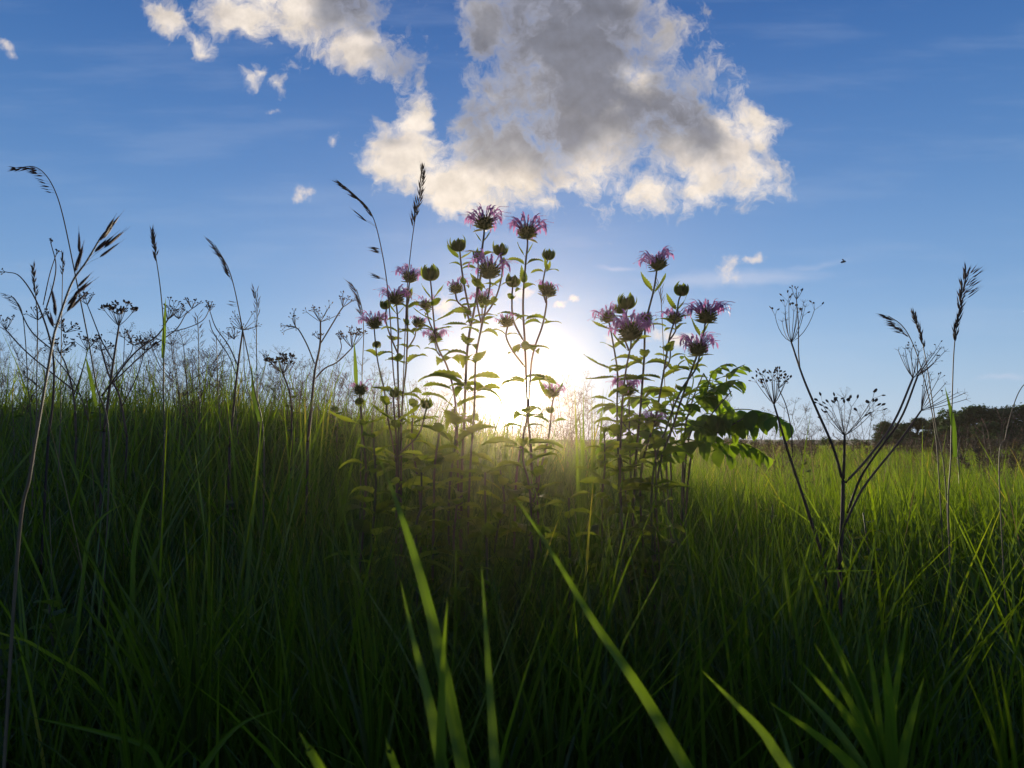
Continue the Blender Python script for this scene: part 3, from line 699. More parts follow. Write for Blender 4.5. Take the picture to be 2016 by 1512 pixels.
umbel_plant('dark branching umbel weed with a flat open head between the seed stalks and the flowers', 1.75, (606, 870),
 [([(606, 870), (614, 790), (620, 730), (630, 680), (631, 634)], 9, 4, 0), ([(619, 715), (605, 680), (590, 652), (583, 645)], 4, 3, .05), ([(630, 678), (650, 645), (668, 615), (675, 605)], 4, 3, -.04),
  ([(621, 745), (640, 725), (665, 712), (693, 685)], 5, 3, .05), ([(664, 706), (672, 685), (670, 670)], 3, 2, .05)],
 [(631, 634, -5, 36, 12, 4, 1.3, 0, 1, .2, 2.6), (583, 645, -55, 34, 9, 4, 1.1, .05, 1, -.8, 2.4), (675, 605, 15, 24, 8, 4, .8, -.04, 1, .3, 2.4), (693, 685, 5, 34, 11, 7, .85, .05, 1, .5, 3.4), (628, 668, -15, 14, 6, 3, 1, 0, 1, 0, 2.2), (670, 670, 0, 12, 6, 4, .8, .05, 1, 0, 2)])
umbel_plant('black seeded umbel weed with a dense dark head just above the grass', 1.9, (575, 800),
 [([(575, 800), (568, 765), (557, 736)], 5, 4, 0)], [(557, 736, 0, 32, 14, 9, .85, 0, 1, .6, 4.2)])
umbel_plant('slender umbel weed with a wide flat top crossing the drooping seed stalk', 1.8, (452, 880),
 [([(452, 880), (460, 800), (470, 710), (478, 650)], 7, 4, 0), ([(468, 720), (450, 680), (425, 645), (413, 612)], 4, 2, .05), ([(466, 740), (450, 700), (420, 655), (412, 630)], 3, 2, .06), ([(478, 650), (480, 680), (483, 750), (500, 790), (520, 730), (522, 712)], 2, 2, .02)],
 [(478, 650, 0, 34, 12, 3, 1.35, 0, .8, .2, 2.2), (413, 612, -10, 12, 6, 3, .7, .05, 1, .5, 2), (522, 712, 5, 12, 5, 3, .6, .02, 1, .5, 2), (461, 668, -20, 20, 7, 3, 1.0, 0, 1, 0, 2.2)])
umbel_plant('umbel weed with a lumpy black seed head on the far left', 1.6, (205, 850),
 [([(205, 850), (215, 770), (225, 700), (234, 642)], 8, 4, 0), ([(222, 710), (200, 670), (180, 620), (172, 600)], 4, 2, .05), ([(200, 780), (260, 700), (310, 660), (330, 630)], 5, 3, -.05), ([(215, 760), (290, 690), (345, 650), (365, 620), (378, 608)], 4, 2, .08), ([(330, 655), (370, 645), (400, 630), (413, 608)], 3, 2, .1)],
 [(234, 642, 5, 38, 12, 8, .85, 0, 1, .6, 4.4), (172, 600, 0, 22, 7, 3, .9, .05, 1, .4, 2.2), (330, 630, 20, 34, 9, 4, .8, -.05, 1, .4, 2.8), (378, 608, 0, 20, 8, 4, .9, .08, 1, .4, 2.8), (413, 608, 0, 13, 6, 3, .8, .1, 1, .5, 2.2), (352, 628, 0, 26, 8, 4, .9, .02, 1, .4, 2.8)])
umbel_plant('tangled umbel weed with long arching side stems at the left edge', 1.5, (95, 860),
 [([(95, 860), (105, 780), (103, 690), (75, 600), (40, 545), (10, 535)], 7, 2, 0), ([(104, 690), (60, 650), (30, 590), (16, 586)], 4, 2, .05), ([(90, 610), (105, 560), (110, 520), (100, 478)], 4, 2, -.03), ([(105, 700), (150, 760), (175, 830)], 3, 3, .05), ([(160, 780), (60, 700), (12, 650)], 4, 3, .04), ([(85, 600), (98, 540), (112, 497)], 3, 2, .03)],
 [(12, 650, -10, 26, 8, 4, .9, .04, 1, .5, 2.8), (75, 630, 0, 26, 9, 4, 1.2, 0, 1, .2, 2.8), (128, 655, 10, 30, 9, 6, 1.1, .05, 1, .1, 3.4), (165, 590, 10, 18, 6, 3, .8, 0, 1, .4, 2.4), (10, 536, -80, 8, 4, 3, .8, 0, 1, 0, 2), (100, 480, 0, 7, 4, 3, .5, -.03, 1, 0, 2.2), (112, 500, 0, 8, 4, 3, .5, .03, 1, 0, 2.2)])
umbel_plant('umbel weed leaning right through the tangle on the left', 1.9, (250, 860),
 [([(250, 860), (235, 780), (215, 740), (200, 690)], 6, 4, 0), ([(220, 745), (255, 700), (262, 680)], 3, 2, .05), ([(240, 800), (270, 740), (285, 690)], 4, 2, -.05)],
 [(200, 690, -10, 28, 10, 6, 1.1, 0, 1, .2, 3.4), (262, 680, 5, 30, 9, 6, 1.2, .05, 1, .1, 3.4), (285, 690, 10, 28, 10, 7, 1.2, -.05, 1, .1, 3.4)])
umbel_plant('umbel weed with two flat dark heads low in the left tangle', 2.1, (150, 860),
 [([(150, 860), (145, 780), (130, 720), (118, 695)], 6, 3, 0), ([(145, 780), (165, 720), (172, 690)], 4, 2, .05)],
 [(118, 695, -5, 32, 11, 7, 1.2, 0, 1, .1, 3.4), (172, 690, 5, 28, 9, 6, 1.1, .05, 1, .1, 3.2)])
# small ones of the far crowd: a few kinds, copied
def small_umbel(h, sub, nb):
    org = Vector((0, 0, 0)); pl = thing('umbel_weed', '', 'dry weed', org); ORG[pl.name] = org; st, sd = MB(), MB()
    lean = rv(.12); top = Vector((lean.x, lean.y, h)); path = catmull([org - Vector((0, 0, .03)), Vector((lean.x*.2, lean.y*.2, h*.5)), top], 6); st.tube(path, .0028, .0014, 5)
    umbel(st, sd, top, Vector((lean.x, lean.y, 1)), sub, 10, 5, 1.1, .0008, .0030, .2)
    for k in range(nb):
        t = random.uniform(.35, .85); p = path[int(t*(len(path)-1))]; w = random.uniform(0, 6.28); d = Vector((math.cos(w), math.sin(w), random.uniform(.6, 1.4))).normalized()
        ln = h*random.uniform(.18, .36); q = catmull([p, p + d*ln*.5, p + d*ln*.85 + Vector((0, 0, ln*.3))], 4); st.tube(q, .0016, .0009, 4)
        umbel(st, sd, q[-1], (q[-1]-q[-2])+Vector((0, 0, .02)), sub*random.uniform(.5, .9), 8, 5, 1.0, .0007, .0028, .2)
        if random.random() < .6:
            e = q[4]; w2 = w + random.uniform(-1, 1); d2 = Vector((math.cos(w2), math.sin(w2), 1.0)).normalized(); q2 = [e, e+d2*ln*.45]; st.tube(q2, .001, .0008, 4)
            umbel(st, sd, q2[-1], d2, sub*.5, 7, 4, .9, .0006, .0026, .2)
    s = st.build('stem', MT['dry'], pl); sd.build('seed_head', MT['seed'], s); return pl
protos = [small_umbel(h, s_, b) for h, s_, b in ((.85, .07, 6), (.75, .06, 8), (.95, .06, 7), (.7, .08, 5), (.8, .05, 9), (.65, .06, 6))]
used = set()
def scatter(n, xs, ys, topy, label, group):
    for i in range(n):
        j = random.randrange(len(protos)); px = random.uniform(*xs); Y = random.uniform(*ys); x = at(px, 800, Y).x
        z = gz(x, Y); want = at(px, random.gauss(*topy), Y).z - z; want = max(want, .25)
        h0 = (.85, .75, .95, .7, .8, .65)[j]; s = want/h0
        if s < .35 or s > 1.9: s = max(.35, min(1.9, s))
        o = protos[j] if j not in used else copy_tree(protos[j]); used.add(j)
        o.location = (x, Y, z - .01); o.scale = (min(s, 1.15)*random.uniform(.9, 1.15),)*2 + (s,); o.rotation_euler = (0, 0, random.uniform(0, 6.28))
        tag(o, label, 'dry weed', group)
scatter(62, (-30, 420), (2.4, 6.5), (735, 38), 'dry branching weed with tiny seed heads in the dense crowd on the left skyline', 'dry weeds crowding the left skyline')
scatter(56, (380, 760), (2.8, 7.0), (758, 26), 'dry branching weed with tiny seed heads on the skyline just left of the flowers', 'dry weeds on the skyline left of the flowers')
scatter(34, (740, 1230), (3.0, 7.0), (785, 24), 'dry branching weed with tiny seed heads glowing in the sun behind the flower stems', 'dry weeds behind the flower stems')
scatter(16, (1400, 1720), (3.5, 8.0), (822, 22), 'dry branching weed with tiny seed heads low on the skyline right of the leafy bush', 'dry weeds right of the leafy bush')
scatter(7, (1730, 2030), (3.5, 7.0), (850, 20), 'dry branching weed with tiny seed heads in front of the far trees', 'dry weeds in front of the far trees')

# ------------------------------------------------------------------ tall grass in seed
def grass_stalk(label, Y, pts, spikes, w0=3.0, w1=1.4, cat='seed grass', blade=None, nm='grass_stalk', dy=0.0, mat='spike'):
    """pts: photo pixels bottom to top; spikes: (t0, t1, n, length px, half width px, side, spread, drop)"""
    b = at(*pts[0], Y); org = Vector((b.x, b.y, gz(b.x, b.y))); pl = thing(nm, label, cat, org, 'tall grass stalks in seed'); ORG[pl.name] = org; k = Y/FPX
    n_ = len(pts); q = [at(x, y, Y + dy*i/(n_-1)) for i, (x, y) in enumerate(pts)]
    path = catmull(([org - Vector((0, 0, .02))] if b.z > org.z + .03 else []) + q, 10); st = MB(); st.tube(path, w0*k*.5, w1*k*.5, 6)
    sp = MB(); base_i = len(path) - 1 - (n_-1)*10; tops = path[base_i:]; n2 = len(tops)-1
    for (t0, t1, n, ln, hw, side, spread, drop) in spikes:
        spread = max(spread*1.7, .30)
        for i in range(n):
            t = t0 + (t1-t0)*(i+.5)/n; f = t*n2; j = min(int(f), n2-1); p = tops[j].lerp(tops[j+1], f-j); tg = (tops[j+1]-tops[j]).normalized()
            sd_ = side if side else random.choice((-1, 1))
            d = (tg + Vector((sd_*spread*random.uniform(.5, 1.2), random.uniform(-.5, .5)*spread, -drop*random.uniform(.5, 1.3)))).normalized()
            ped = ln*k*random.uniform(.15, .9)*min(1, spread*1.6); e = p + d*ped
            if ped > .002: st.tube([p, p+d*ped*.5+tg*ped*.1, e], .35*k, .25*k, 3)
            for s in range(2 if hw > 1.3 else 1):
                dd = (d + rv(.18)).normalized(); l_ = ln*k*random.uniform(.7, 1.15)
                sp.spindle(e, dd, l_, hw*k*.85, 5, 6, peak=.35, flat=.6)
                if hw > 1.0: sp.tube([e+dd*l_*.9, e+dd*l_*1.25], hw*k*.10, hw*k*.04, 3)
    st.build('culm', MT['straw'] if mat == 'spike' else MT['dry'], pl); sp.build('seed_head', MT[mat], pl)
    for bl in (blade or []):
        m_ = MB(); bp_ = catmull([at(x, y, Y) for x, y in bl[0]], 6); m_.blade(bp_, bl[1]*k, fold=.3, full=.35); m_.build('leaf', MT['blade'], pl)
    return pl
grass_stalk('tallest nodding seed stalk at the left, its tip bent over to the left', 1.35, [(215, 900), (190, 760), (172, 660), (150, 550), (125, 430), (108, 375), (88, 342), (66, 328), (38, 330)],
 [(.99, 1.0, 2, 16, 1.6, -1, .3, 0), (.84, .97, 7, 20, 1.8, -1, .6, .5), (.72, .82, 8, 20, 1.8, -1, 1.2, .6), (.60, .68, 5, 18, 1.6, -1, 1.4, .4)], blade=[([(190, 800), (178, 740), (168, 700)], 4)])
grass_stalk('thick blurred seed stalk near the viewer with fat reddish ears, left', .62, [(30, 1150), (60, 930), (85, 780), (104, 672), (112, 640), (140, 560), (170, 515), (198, 468)],
 [(.95, .995, 3, 46, 4.6, 1, .15, 0), (.80, .90, 3, 52, 4.4, 1, .5, 0), (.70, .82, 3, 40, 4.2, -1, .35, 0), (.56, .68, 5, 46, 4.2, 1, .5, 0), (.50, .58, 3, 40, 4., -1, .35, 0)], w0=6, w1=3)
grass_stalk('straight thin seed stalk like a rope beside an upright blade, left', 1.45, [(322, 900), (322, 780), (322, 650), (316, 570), (306, 500), (299, 456)],
 [(.74, 1.0, 34, 13, 1.5, 0, .10, 0)], blade=[([(321, 705), (324, 650), (326, 585)], 4)])
grass_stalk('leaning seed stalk with a dark tapering plume above the slender flat umbel', 1.6, [(520, 900), (500, 760), (478, 650), (462, 570), (448, 525), (423, 482)],
 [(.64, 1.0, 26, 20, 1.6, -1, .30, 0), (.50, .53, 4, 16, 1.3, -1, 1.8, .3)], blade=[([(512, 830), (500, 780), (495, 715)], 4)])
grass_stalk('upright seed stalk with a narrow pinkish plume right of the leaning one', 1.7, [(508, 880), (507, 780), (505, 680), (506, 610), (503, 574)],
 [(.66, 1.0, 20, 15, 1.3, 0, .30, 0), (.5, .66, 5, 12, 1.0, -1, .3, 0)], w0=2.4)
grass_stalk('small pale seed stalk behind the dark leaning one, left', 2.2, [(393, 860), (392, 760), (391, 680), (389, 622)], [(.6, 1.0, 20, 13, 1.1, 0, .45, 0)], w0=2)
grass_stalk('shortest pale seed stalk, standing right of the small one', 2.4, [(432, 860), (430, 780), (428, 720), (426, 660)], [(.6, 1.0, 16, 13, 1.0, 0, .35, 0)], w0=2)
grass_stalk('dark drooping brome stalk, sharp against the sky left of the flowers', 1.22, [(790, 900), (775, 740), (767, 610), (758, 530), (743, 455), (728, 415), (705, 390), (678, 366)],
 [(.64, 1.0, 26, 22, 2.0, -1, .20, 0), (.58, .60, 2, 34, 1.8, -1, .9, -.2), (.48, .50, 4, 20, 1.8, -1, 1.8, 0), (.38, .39, 3, 22, 1.5, -1, 2.0, -.3)], w0=3, mat='seed')
grass_stalk('slim upright brome stalk whose tip crosses the lower edge of the cloud', 1.24, [(790, 900), (796, 700), (801, 580), (808, 500), (816, 440), (826, 385), (834, 334)],
 [(.66, 1.0, 26, 19, 2.0, 0, .14, 0), (.62, .74, 8, 24, 1.5, -1, .2, 0), (.4,.41,1,18,1.2,1,1.2,-.6)], w0=2.4, mat='seed')
grass_stalk('seed stalk with a feathery pink plume left of the lowest lilac flower', 1.5, [(711, 880), (713, 740), (716, 660), (713, 610), (702, 570)],
 [(.62, 1.0, 22, 20, 1.4, -1, .32, 0)], w0=2.2, blade=[([(702, 770), (700, 720), (697, 670)], 4)])
grass_stalk('tallest seed stalk at the right, upright pinkish plume', 1.3, [(1868, 1050), (1872, 900), (1875, 770), (1879, 680), (1890, 600), (1903, 538)],
 [(.60, 1.0, 46, 19, 1.9, 0, .16, 0), (.80, .98, 12, 26, 1.6, 1, .6, 0)], w0=3, blade=[([(1880, 900), (1875, 830), (1860, 760)], 5)])
grass_stalk('brownish seed stalk leaning left beside the nodding one, right', 1.5, [(1862, 960), (1843, 840), (1828, 740), (1815, 670), (1799, 620)],
 [(.68, 1.0, 30, 14, 1.7, 0, .16, 0)], w0=2.4)
grass_stalk('nodding seed stalk with drooping side tufts, right', 1.5, [(1850, 960), (1838, 830), (1815, 730), (1795, 672), (1775, 640), (1749, 622)],
 [(.86, 1.0, 9, 16, 1.7, -1, .4, .25), (.72, .84, 8, 18, 1.6, -1, 1.2, .4), (.62, .70, 6, 18, 1.5, -1, 1.2, -.1)], w0=2.4)
grass_stalk('drooping seed stalk cut by the right edge', 1.2, [(1968, 960), (1980, 860), (1995, 800), (2010, 765), (2030, 745)], [(.8, 1.0, 8, 20, 1.7, 1, .6, .5)], w0=2.2)
grass_stalk('small nodding seed stalk at the left edge', 1.9, [(60, 860), (55, 760), (50, 670), (42, 610), (22, 582)], [(.72, 1.0, 12, 15, 1.3, -1, .8, .3)], w0=2.2)
grass_stalk('slim seed stalk behind the thick blurred one', 1.8, [(70, 860), (72, 760), (74, 650), (70, 580), (65, 528)], [(.72, 1.0, 22, 12, 1.5, 0, .12, 0)], w0=2.4)
grass_stalk('short seed stalk among the ears at the left', 1.8, [(118, 860), (120, 720), (122, 600), (124, 500)], [(.84, 1.0, 10, 12, 1.4, 0, .12, 0)], w0=2)
grass_stalk('faint thin seed stalk behind the right flower group', 1.9, [(1312, 860), (1308, 740), (1304, 640), (1300, 566)], [(.8, 1.0, 10, 20, 1.2, 0, .2, 0)], w0=2)
grass_stalk('rusty plumed grass head in front of the far trees', 3.2, [(1890, 960), (1888, 920), (1886, 890), (1892, 858)], [(.55, 1.0, 34, 13, 2.6, -1, .8, .2)], w0=4)

# seeding grasses farther off: a few kinds, copied over the field
def far_stalk(h, n, spread):
    pl = thing('grass_stalk', '', 'seed grass'); ORG[pl.name] = Vector((0, 0, 0)); st, sp = MB(), MB(); l_ = random.uniform(-.2, .2)
    path = catmull([Vector((0, 0, -.03)), Vector((l_*.1, 0, h*.5)), Vector((l_*.5, 0, h*.85)), Vector((l_, .02, h))], 8); st.tube(path, .0016, .0007, 5)
    for i in range(n):
        t = .72 + .28*i/n; f = t*(len(path)-1); j = min(int(f), len(path)-2); p = path[j].lerp(path[j+1], f-j); tg = (path[j+1]-path[j]).normalized()
        d = (tg + rv(spread)).normalized(); sp.spindle(p + d*.006, d, random.uniform(.012, .022), .0016, 4, 5, peak=.4)
    st.build('culm', MT['straw'], pl); sp.build('seed_head', MT['spike'], pl); return pl
fs = [far_stalk(h, n, s_) for h, n, s_ in ((.8, 26, .3), (.9, 34, .5), (.7, 22, .25), (.85, 30, .7))]; used_s = set()
def scatter_s(n, xs, ys, top, label, group):
    for i in range(n):
        j = random.randrange(4); px = random.uniform(*xs); Y = random.uniform(*ys); x = at(px, 800, Y).x; z = gz(x, Y)
        h = max(.4, at(px, random.gauss(*top), Y).z - z); o = fs[j] if j not in used_s else copy_tree(fs[j]); used_s.add(j); s = h/(.8, .9, .7, .85)[j]
        o.location = (x, Y, z); o.scale = (min(s, 1.3),)*2 + (s,); o.rotation_euler = (random.uniform(-.06, .06), random.uniform(-.10, .10), random.uniform(0, 6.28)); tag(o, label, 'seed grass', group)
scatter_s(26, (0, 700), (2.2, 5.0), (742, 24), 'thin pale grass stalk in seed, one of many among the left skyline weeds', 'thin seed stalks on the left skyline')
scatter_s(22, (1380, 2010), (3.5, 9.0), (872, 26), 'thin pale grass stalk in seed standing in the bright grass on the right', 'thin seed stalks in the right meadow')
# ------------------------------------------------------------------ leafy bush with compound leaves
def compound_leaf(plant, pts, Y, dy, n, lnpx, wpx, droopy=1.0, name='compound_leaf'):
    "arching rib with pairs of pointed leaflets hanging from it"
    n -= 1; lnpx *= 1.15; wpx *= 1.35
    k = Y/FPX; n_ = len(pts); q = [at(x, y, Y + dy*i/(n_-1)) for i, (x, y) in enumerate(pts)]; path = catmull(q, 8)
    m_ = MB(); m_.tube(path, 1.5*k, .7*k, 5); N_ = len(path)-1
    for i in range(n+1):
        t = .22 + .78*i/n; j = min(int(t*N_), N_-1); p = path[j]; tg = (path[j+1]-path[j]).normalized(); sd = tg.cross(Vector((0, 0, 1))).normalized()
        for sgn in ((-1, 1) if i < n else (0,)):
            d = (tg*.55 + sd*sgn*random.uniform(.6, 1.0) + Vector((0, 0, -droopy*random.uniform(.3, 1.0)))).normalized()
            l_ = lnpx*k*random.uniform(.8, 1.15)*(1 if t < .8 else .8)
            m_.leaf(p + d*l_*.05, d, Vector((0, 0, 1)) + sd*sgn*.4, l_, wpx*k*random.uniform(.85, 1.1), droop=random.uniform(.2, .9)*droopy, fold=random.uniform(.1, .45), segs=9, peak=.42, tone=random.random(), twist=random.uniform(-.5, .5))
    m_.build(name, MT['shrub'], plant)
bx = at(1330, 1000, 1.75); borg = Vector((bx.x, bx.y, gz(bx.x, bx.y)))
bush = thing('leafy_bush', 'leafy bush with drooping compound leaves, right of the flowers', 'bush', borg); ORG[bush.name] = borg
wood = MB()
def bsprout(pts, dy, w=5):
    q = [borg] + [at(x, y, 1.75 + dy*(i+1)/len(pts)) for i, (x, y) in enumerate(pts)]; wood.tube(catmull(q, 6), w*.5*1.75/FPX, 1.75/FPX, 6)
for pts, dy in (([(1345, 900), (1360, 800), (1385, 735)], .0), ([(1350, 900), (1390, 830), (1440, 770)], -.1), ([(1310, 900), (1290, 830), (1270, 790)], .1), ([(1360, 900), (1420, 850), (1470, 820)], -.15), ([(1320, 900), (1325, 800), (1330, 760)], .15), ([(1300, 920), (1240, 850), (1215, 815)], 0)):
    bsprout(pts, dy)
wood.build('stem', MT['stem'], bush)
for pts, dy, n, ln, w, dr in (
 ([(1440, 780), (1430, 745), (1445, 728), (1466, 718)], -.1, 5, 26, 6.5, .7), ([(1385, 800), (1400, 740), (1418, 722), (1432, 716)], 0, 5, 24, 6, .7),
 ([(1385, 735), (1400, 760), (1425, 790), (1440, 810)], .05, 5, 34, 8.5, .8), ([(1350, 800), (1365, 750), (1355, 715), (1348, 700)], .1, 5, 30, 7, .7),
 ([(1360, 800), (1400, 770), (1430, 752), (1455, 748)], -.1, 5, 34, 8, .8), ([(1375, 850), (1420, 815), (1470, 806), (1540, 822)], -.2, 7, 40, 9.5, 1.4),
 ([(1380, 860), (1430, 825), (1500, 812), (1550, 830)], -.25, 7, 38, 9, 1.5), ([(1350, 850), (1400, 830), (1440, 826), (1480, 840)], -.15, 6, 38, 9, 1.2),
 ([(1330, 860), (1300, 800), (1270, 780), (1230, 785)], .1, 6, 32, 8, .8), ([(1330, 850), (1320, 790), (1300, 765), (1275, 760)], .1, 6, 30, 8, .7),
 ([(1340, 860), (1350, 800), (1385, 770), (1410, 790)], .0, 6, 36, 9, .9), ([(1320, 880), (1280, 840), (1240, 825), (1190, 845)], .05, 6, 34, 9, .9),
 ([(1340, 880), (1300, 850), (1270, 845), (1230, 870)], -.1, 6, 34, 9, .9), ([(1350, 880), (1370, 830), (1400, 815), (1440, 850)], -.1, 6, 36, 9, 1.0),
 ([(1340, 900), (1350, 850), (1380, 840), (1420, 880)], -.15, 6, 34, 9, 1.), ([(1310, 900), (1320, 850), (1345, 825), (1370, 830)], .1, 6, 34, 8, .8),
 ([(1290, 850), (1310, 800), (1335, 780), (1350, 760)], .15, 6, 30, 8, .7), ([(1280, 900), (1240, 870), (1210, 865), (1180, 880)], 0, 6, 32, 9, 1.),
 ([(1400, 890), (1440, 870), (1480, 880), (1510, 900)], -.1, 6, 30, 8, 1.2), ([(1300, 920), (1330, 880), (1390, 870), (1440, 900)], -.2, 6, 34, 9, 1.1),
 ([(1345, 830), (1380, 790), (1400, 765), (1405, 735)], .05, 6, 34, 8.5, .8), ([(1300, 860), (1260, 820), (1220, 800), (1190, 800)], .12, 6, 30, 8, .8)):
    compound_leaf(bush, pts, 1.75, dy, n, ln, w, dr)

# ------------------------------------------------------------------ broadleaf green weeds on the skyline
def green_weed(label, px, top, Y, n=12, lf=.035):
    x = at(px, 800, Y).x; z = gz(x, Y); org = Vector((x, Y, z)); h = at(px, top, Y).z - z
    pl = thing('green_weed', label, 'weed', org, 'leafy green weeds poking out of the grass'); ORG[pl.name] = org
    st = MB(); st.tube(catmull([org - Vector((0, 0, .02)), org + Vector((.01, 0, h*.5)), org + Vector((-.01, 0, h))], 5), .003, .0015, 6); st.build('stem', MT['stem'], pl)
    lv = MB()
    for i in range(n):
        t = .45 + .55*i/n; w = i*2.4 + random.uniform(-.3, .3); d = Vector((math.cos(w), math.sin(w), random.uniform(.1, .9))).normalized()
        lv.leaf(org + Vector((0, 0, h*t)), d, Vector((0, 0, 1)), lf*random.uniform(.8, 1.3)*(1.2-.5*t), lf*.32, droop=random.uniform(.3, 1.2), fold=.3, teeth=1, segs=8, twist=random.uniform(-.6, .6))
    lv.build('leaves', MT['gweed'], pl)
for a in (('yellow green weed of stacked leaves on the skyline left of the flowers', 662, 792, 2.6, 16, .05), ('dark green weed under the black seeded umbel', 575, 752, 2.3, 12, .045), ('yellowish weed low among the left grass tips', 175, 782, 2.4, 14, .05),
          ('pale green weed at the foot of the slender umbel', 470, 800, 2.4, 12, .04), ('leafy weed between the two dark umbels on the left', 200, 770, 2.2, 12, .045), ('low green weed at the left edge of the grass tips', 30, 790, 2.3, 10, .04),
          ('bright green weed in the grass right of the bush', 1580, 905, 3.0, 12, .05), ('broad leaved green weed under the tallest bare umbel', 1700, 1010, 1.5, 12, .05), ('small leafy weed in the shade at the lower left', 130, 1180, 1.05, 16, .05), ('leafy weed in the dark grass at the left edge', 40, 1260, .95, 14, .045)):
    green_weed(*a)

wp = [o for o in scene.objects if o.get('category') == 'weed'][:5]
for i in range(34):
    px = random.choice((random.uniform(0, 720), random.uniform(1380, 2016))); Y = random.uniform(1.5, 4.5); x = at(px, 900, Y).x
    o = copy_tree(wp[i % 5]); s_ = random.uniform(.5, .75); o.location = (x, Y, gz(x, Y)); o.scale = (s_*1.3, s_*1.3, s_); o.rotation_euler = (0, 0, random.uniform(0, 6.28))
    tag(o, 'low broad leaved herb growing half hidden among the grass blades of the meadow', 'weed', 'low herbs half hidden in the meadow grass')
# ------------------------------------------------------------------ brown weeds of the middle distance
def brown_weed(h, kind):
    pl = thing('brown_weed', '', 'dry weed'); ORG[pl.name] = Vector((0, 0, 0)); st, hd = MB(), MB()
    for s in range(random.randint(4, 7)):
        w = random.uniform(0, 6.28); l_ = random.uniform(.05, .35); top = Vector((math.cos(w)*l_*h, math.sin(w)*l_*h, h*random.uniform(.7, 1.05)))
        path = catmull([Vector((0, 0, -.05)), top*.5 + Vector((0, 0, h*.1)), top], 4); st.tube(path, .006, .003, 4)
        for i in range(26 if kind == 0 else 18):
            t = .45 + .55*random.random(); p = path[int(t*(len(path)-1))]; d = (rv(1) + Vector((0, 0, .9))).normalized()
            if kind == 0: hd.spindle(p, d, random.uniform(.03, .08), .008, 4, 4)
            else: hd.leaf(p, d, Vector((0, 0, 1)), random.uniform(.06, .13), .016, droop=1, segs=4)
    s_ = st.build('stem', MT['dry'], pl); hd.build('seed_head', MT['weed'], pl); return pl
bw = [brown_weed(h, k) for h, k in ((.9, 0), (.8, 1), (1.0, 0), (.85, 1), (.7, 0))]; used_b = set()
def scatter_b(n, xs, ys, scale, label, group):
    for i in range(n):
        j = random.randrange(5); Y = math.sqrt(random.uniform(ys[0]**2, ys[1]**2)); px = random.uniform(*xs); x = at(px, 850, Y).x
        o = bw[j] if j not in used_b else copy_tree(bw[j]); used_b.add(j); s = random.uniform(*scale)
        o.location = (x, Y, gz(x, Y)-.02); o.scale = (s*1.1, s*1.1, s); o.rotation_euler = (0, 0, random.uniform(0, 6.28)); tag(o, label, 'dry weed', group)
scatter_b(90, (1440, 1800), (16, 34), (.6, .95), 'rusty brown weed in the band beyond the grass, right of the bush', 'brown weeds beyond the grass, right of the bush')
scatter_b(110, (1780, 2080), (12, 32), (.75, 1.2), 'rusty brown weed in the band below the far trees', 'brown weeds below the far trees')
scatter_b(10, (1900, 2060), (7, 11), (.7, 1.0), 'taller brown weed standing in the bright grass at the right edge', 'brown weeds at the right edge')

# ------------------------------------------------------------------ far trees and hedge
def make_tree(name, h, w, n, trunk=True, leaf=.16, mat='tree'):
    pl = thing(name, '', 'tree' if trunk else 'shrub'); ORG[pl.name] = Vector((0, 0, 0)); tr, cr_ = MB(), MB()
    lobes = []
    for i in range(17 if trunk else 6):
        a_ = random.uniform(0, 6.28); r_ = w*.5*random.uniform(.1, .75); z = h*random.uniform(.14, .85)
        if not trunk: z = h*random.uniform(.25, .7)
        lobes.append((Vector((math.cos(a_)*r_, math.sin(a_)*r_, z)), w*random.uniform(.11, .24)))
    lobes.append((Vector((0, 0, h*.8)), w*.22))
    if trunk:
        for i in range(7): lobes.append((Vector((math.cos(i*.9)*w*.34, math.sin(i*.9)*w*.34, h*random.uniform(.16, .36))), w*random.uniform(.18, .24)))
    tr.tube([Vector((0, 0, -.3)), Vector((.05*w*random.uniform(-1, 1), 0, h*.35)), Vector((0, 0, h*.75))], h*.030, h*.010, 8)
    for c, r_ in lobes:
        s0 = Vector((0, 0, h*random.uniform(.15, .4))); tr.tube([s0, s0.lerp(c, .6) + rv(.05*w), c], h*.013, h*.004, 5)
    for i in range(n):
        c, r_ = random.choice(lobes); d = rv(1)
        if d.length < .05: continue
        d = d.normalized(); rad = r_*random.uniform(.55, 1.08)*(1 + .25*math.sin(d.x*7+c.x)*math.sin(d.z*6+c.y)); p = c + Vector((d.x*rad, d.y*rad, d.z*rad*.8))
        if p.z < h*.02: continue
        nrm = (d + rv(.8)).normalized(); a_, b_ = frame_of(nrm); l_ = leaf*random.uniform(.6, 1.4)
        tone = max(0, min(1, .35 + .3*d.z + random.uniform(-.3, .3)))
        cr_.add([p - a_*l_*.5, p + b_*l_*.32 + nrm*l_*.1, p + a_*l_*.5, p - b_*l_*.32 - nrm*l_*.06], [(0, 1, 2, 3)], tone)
    tr.build('trunk', MT['bark'], pl); cr_.build('crown', MT[mat], pl, smooth=False); return pl
tp = [make_tree('leafy_tree', 9, 9, 11000, leaf=.42), make_tree('leafy_tree', 8, 8, 10000, leaf=.40), make_tree('leafy_tree', 10, 10, 12000, leaf=.45)]; used_t = set()
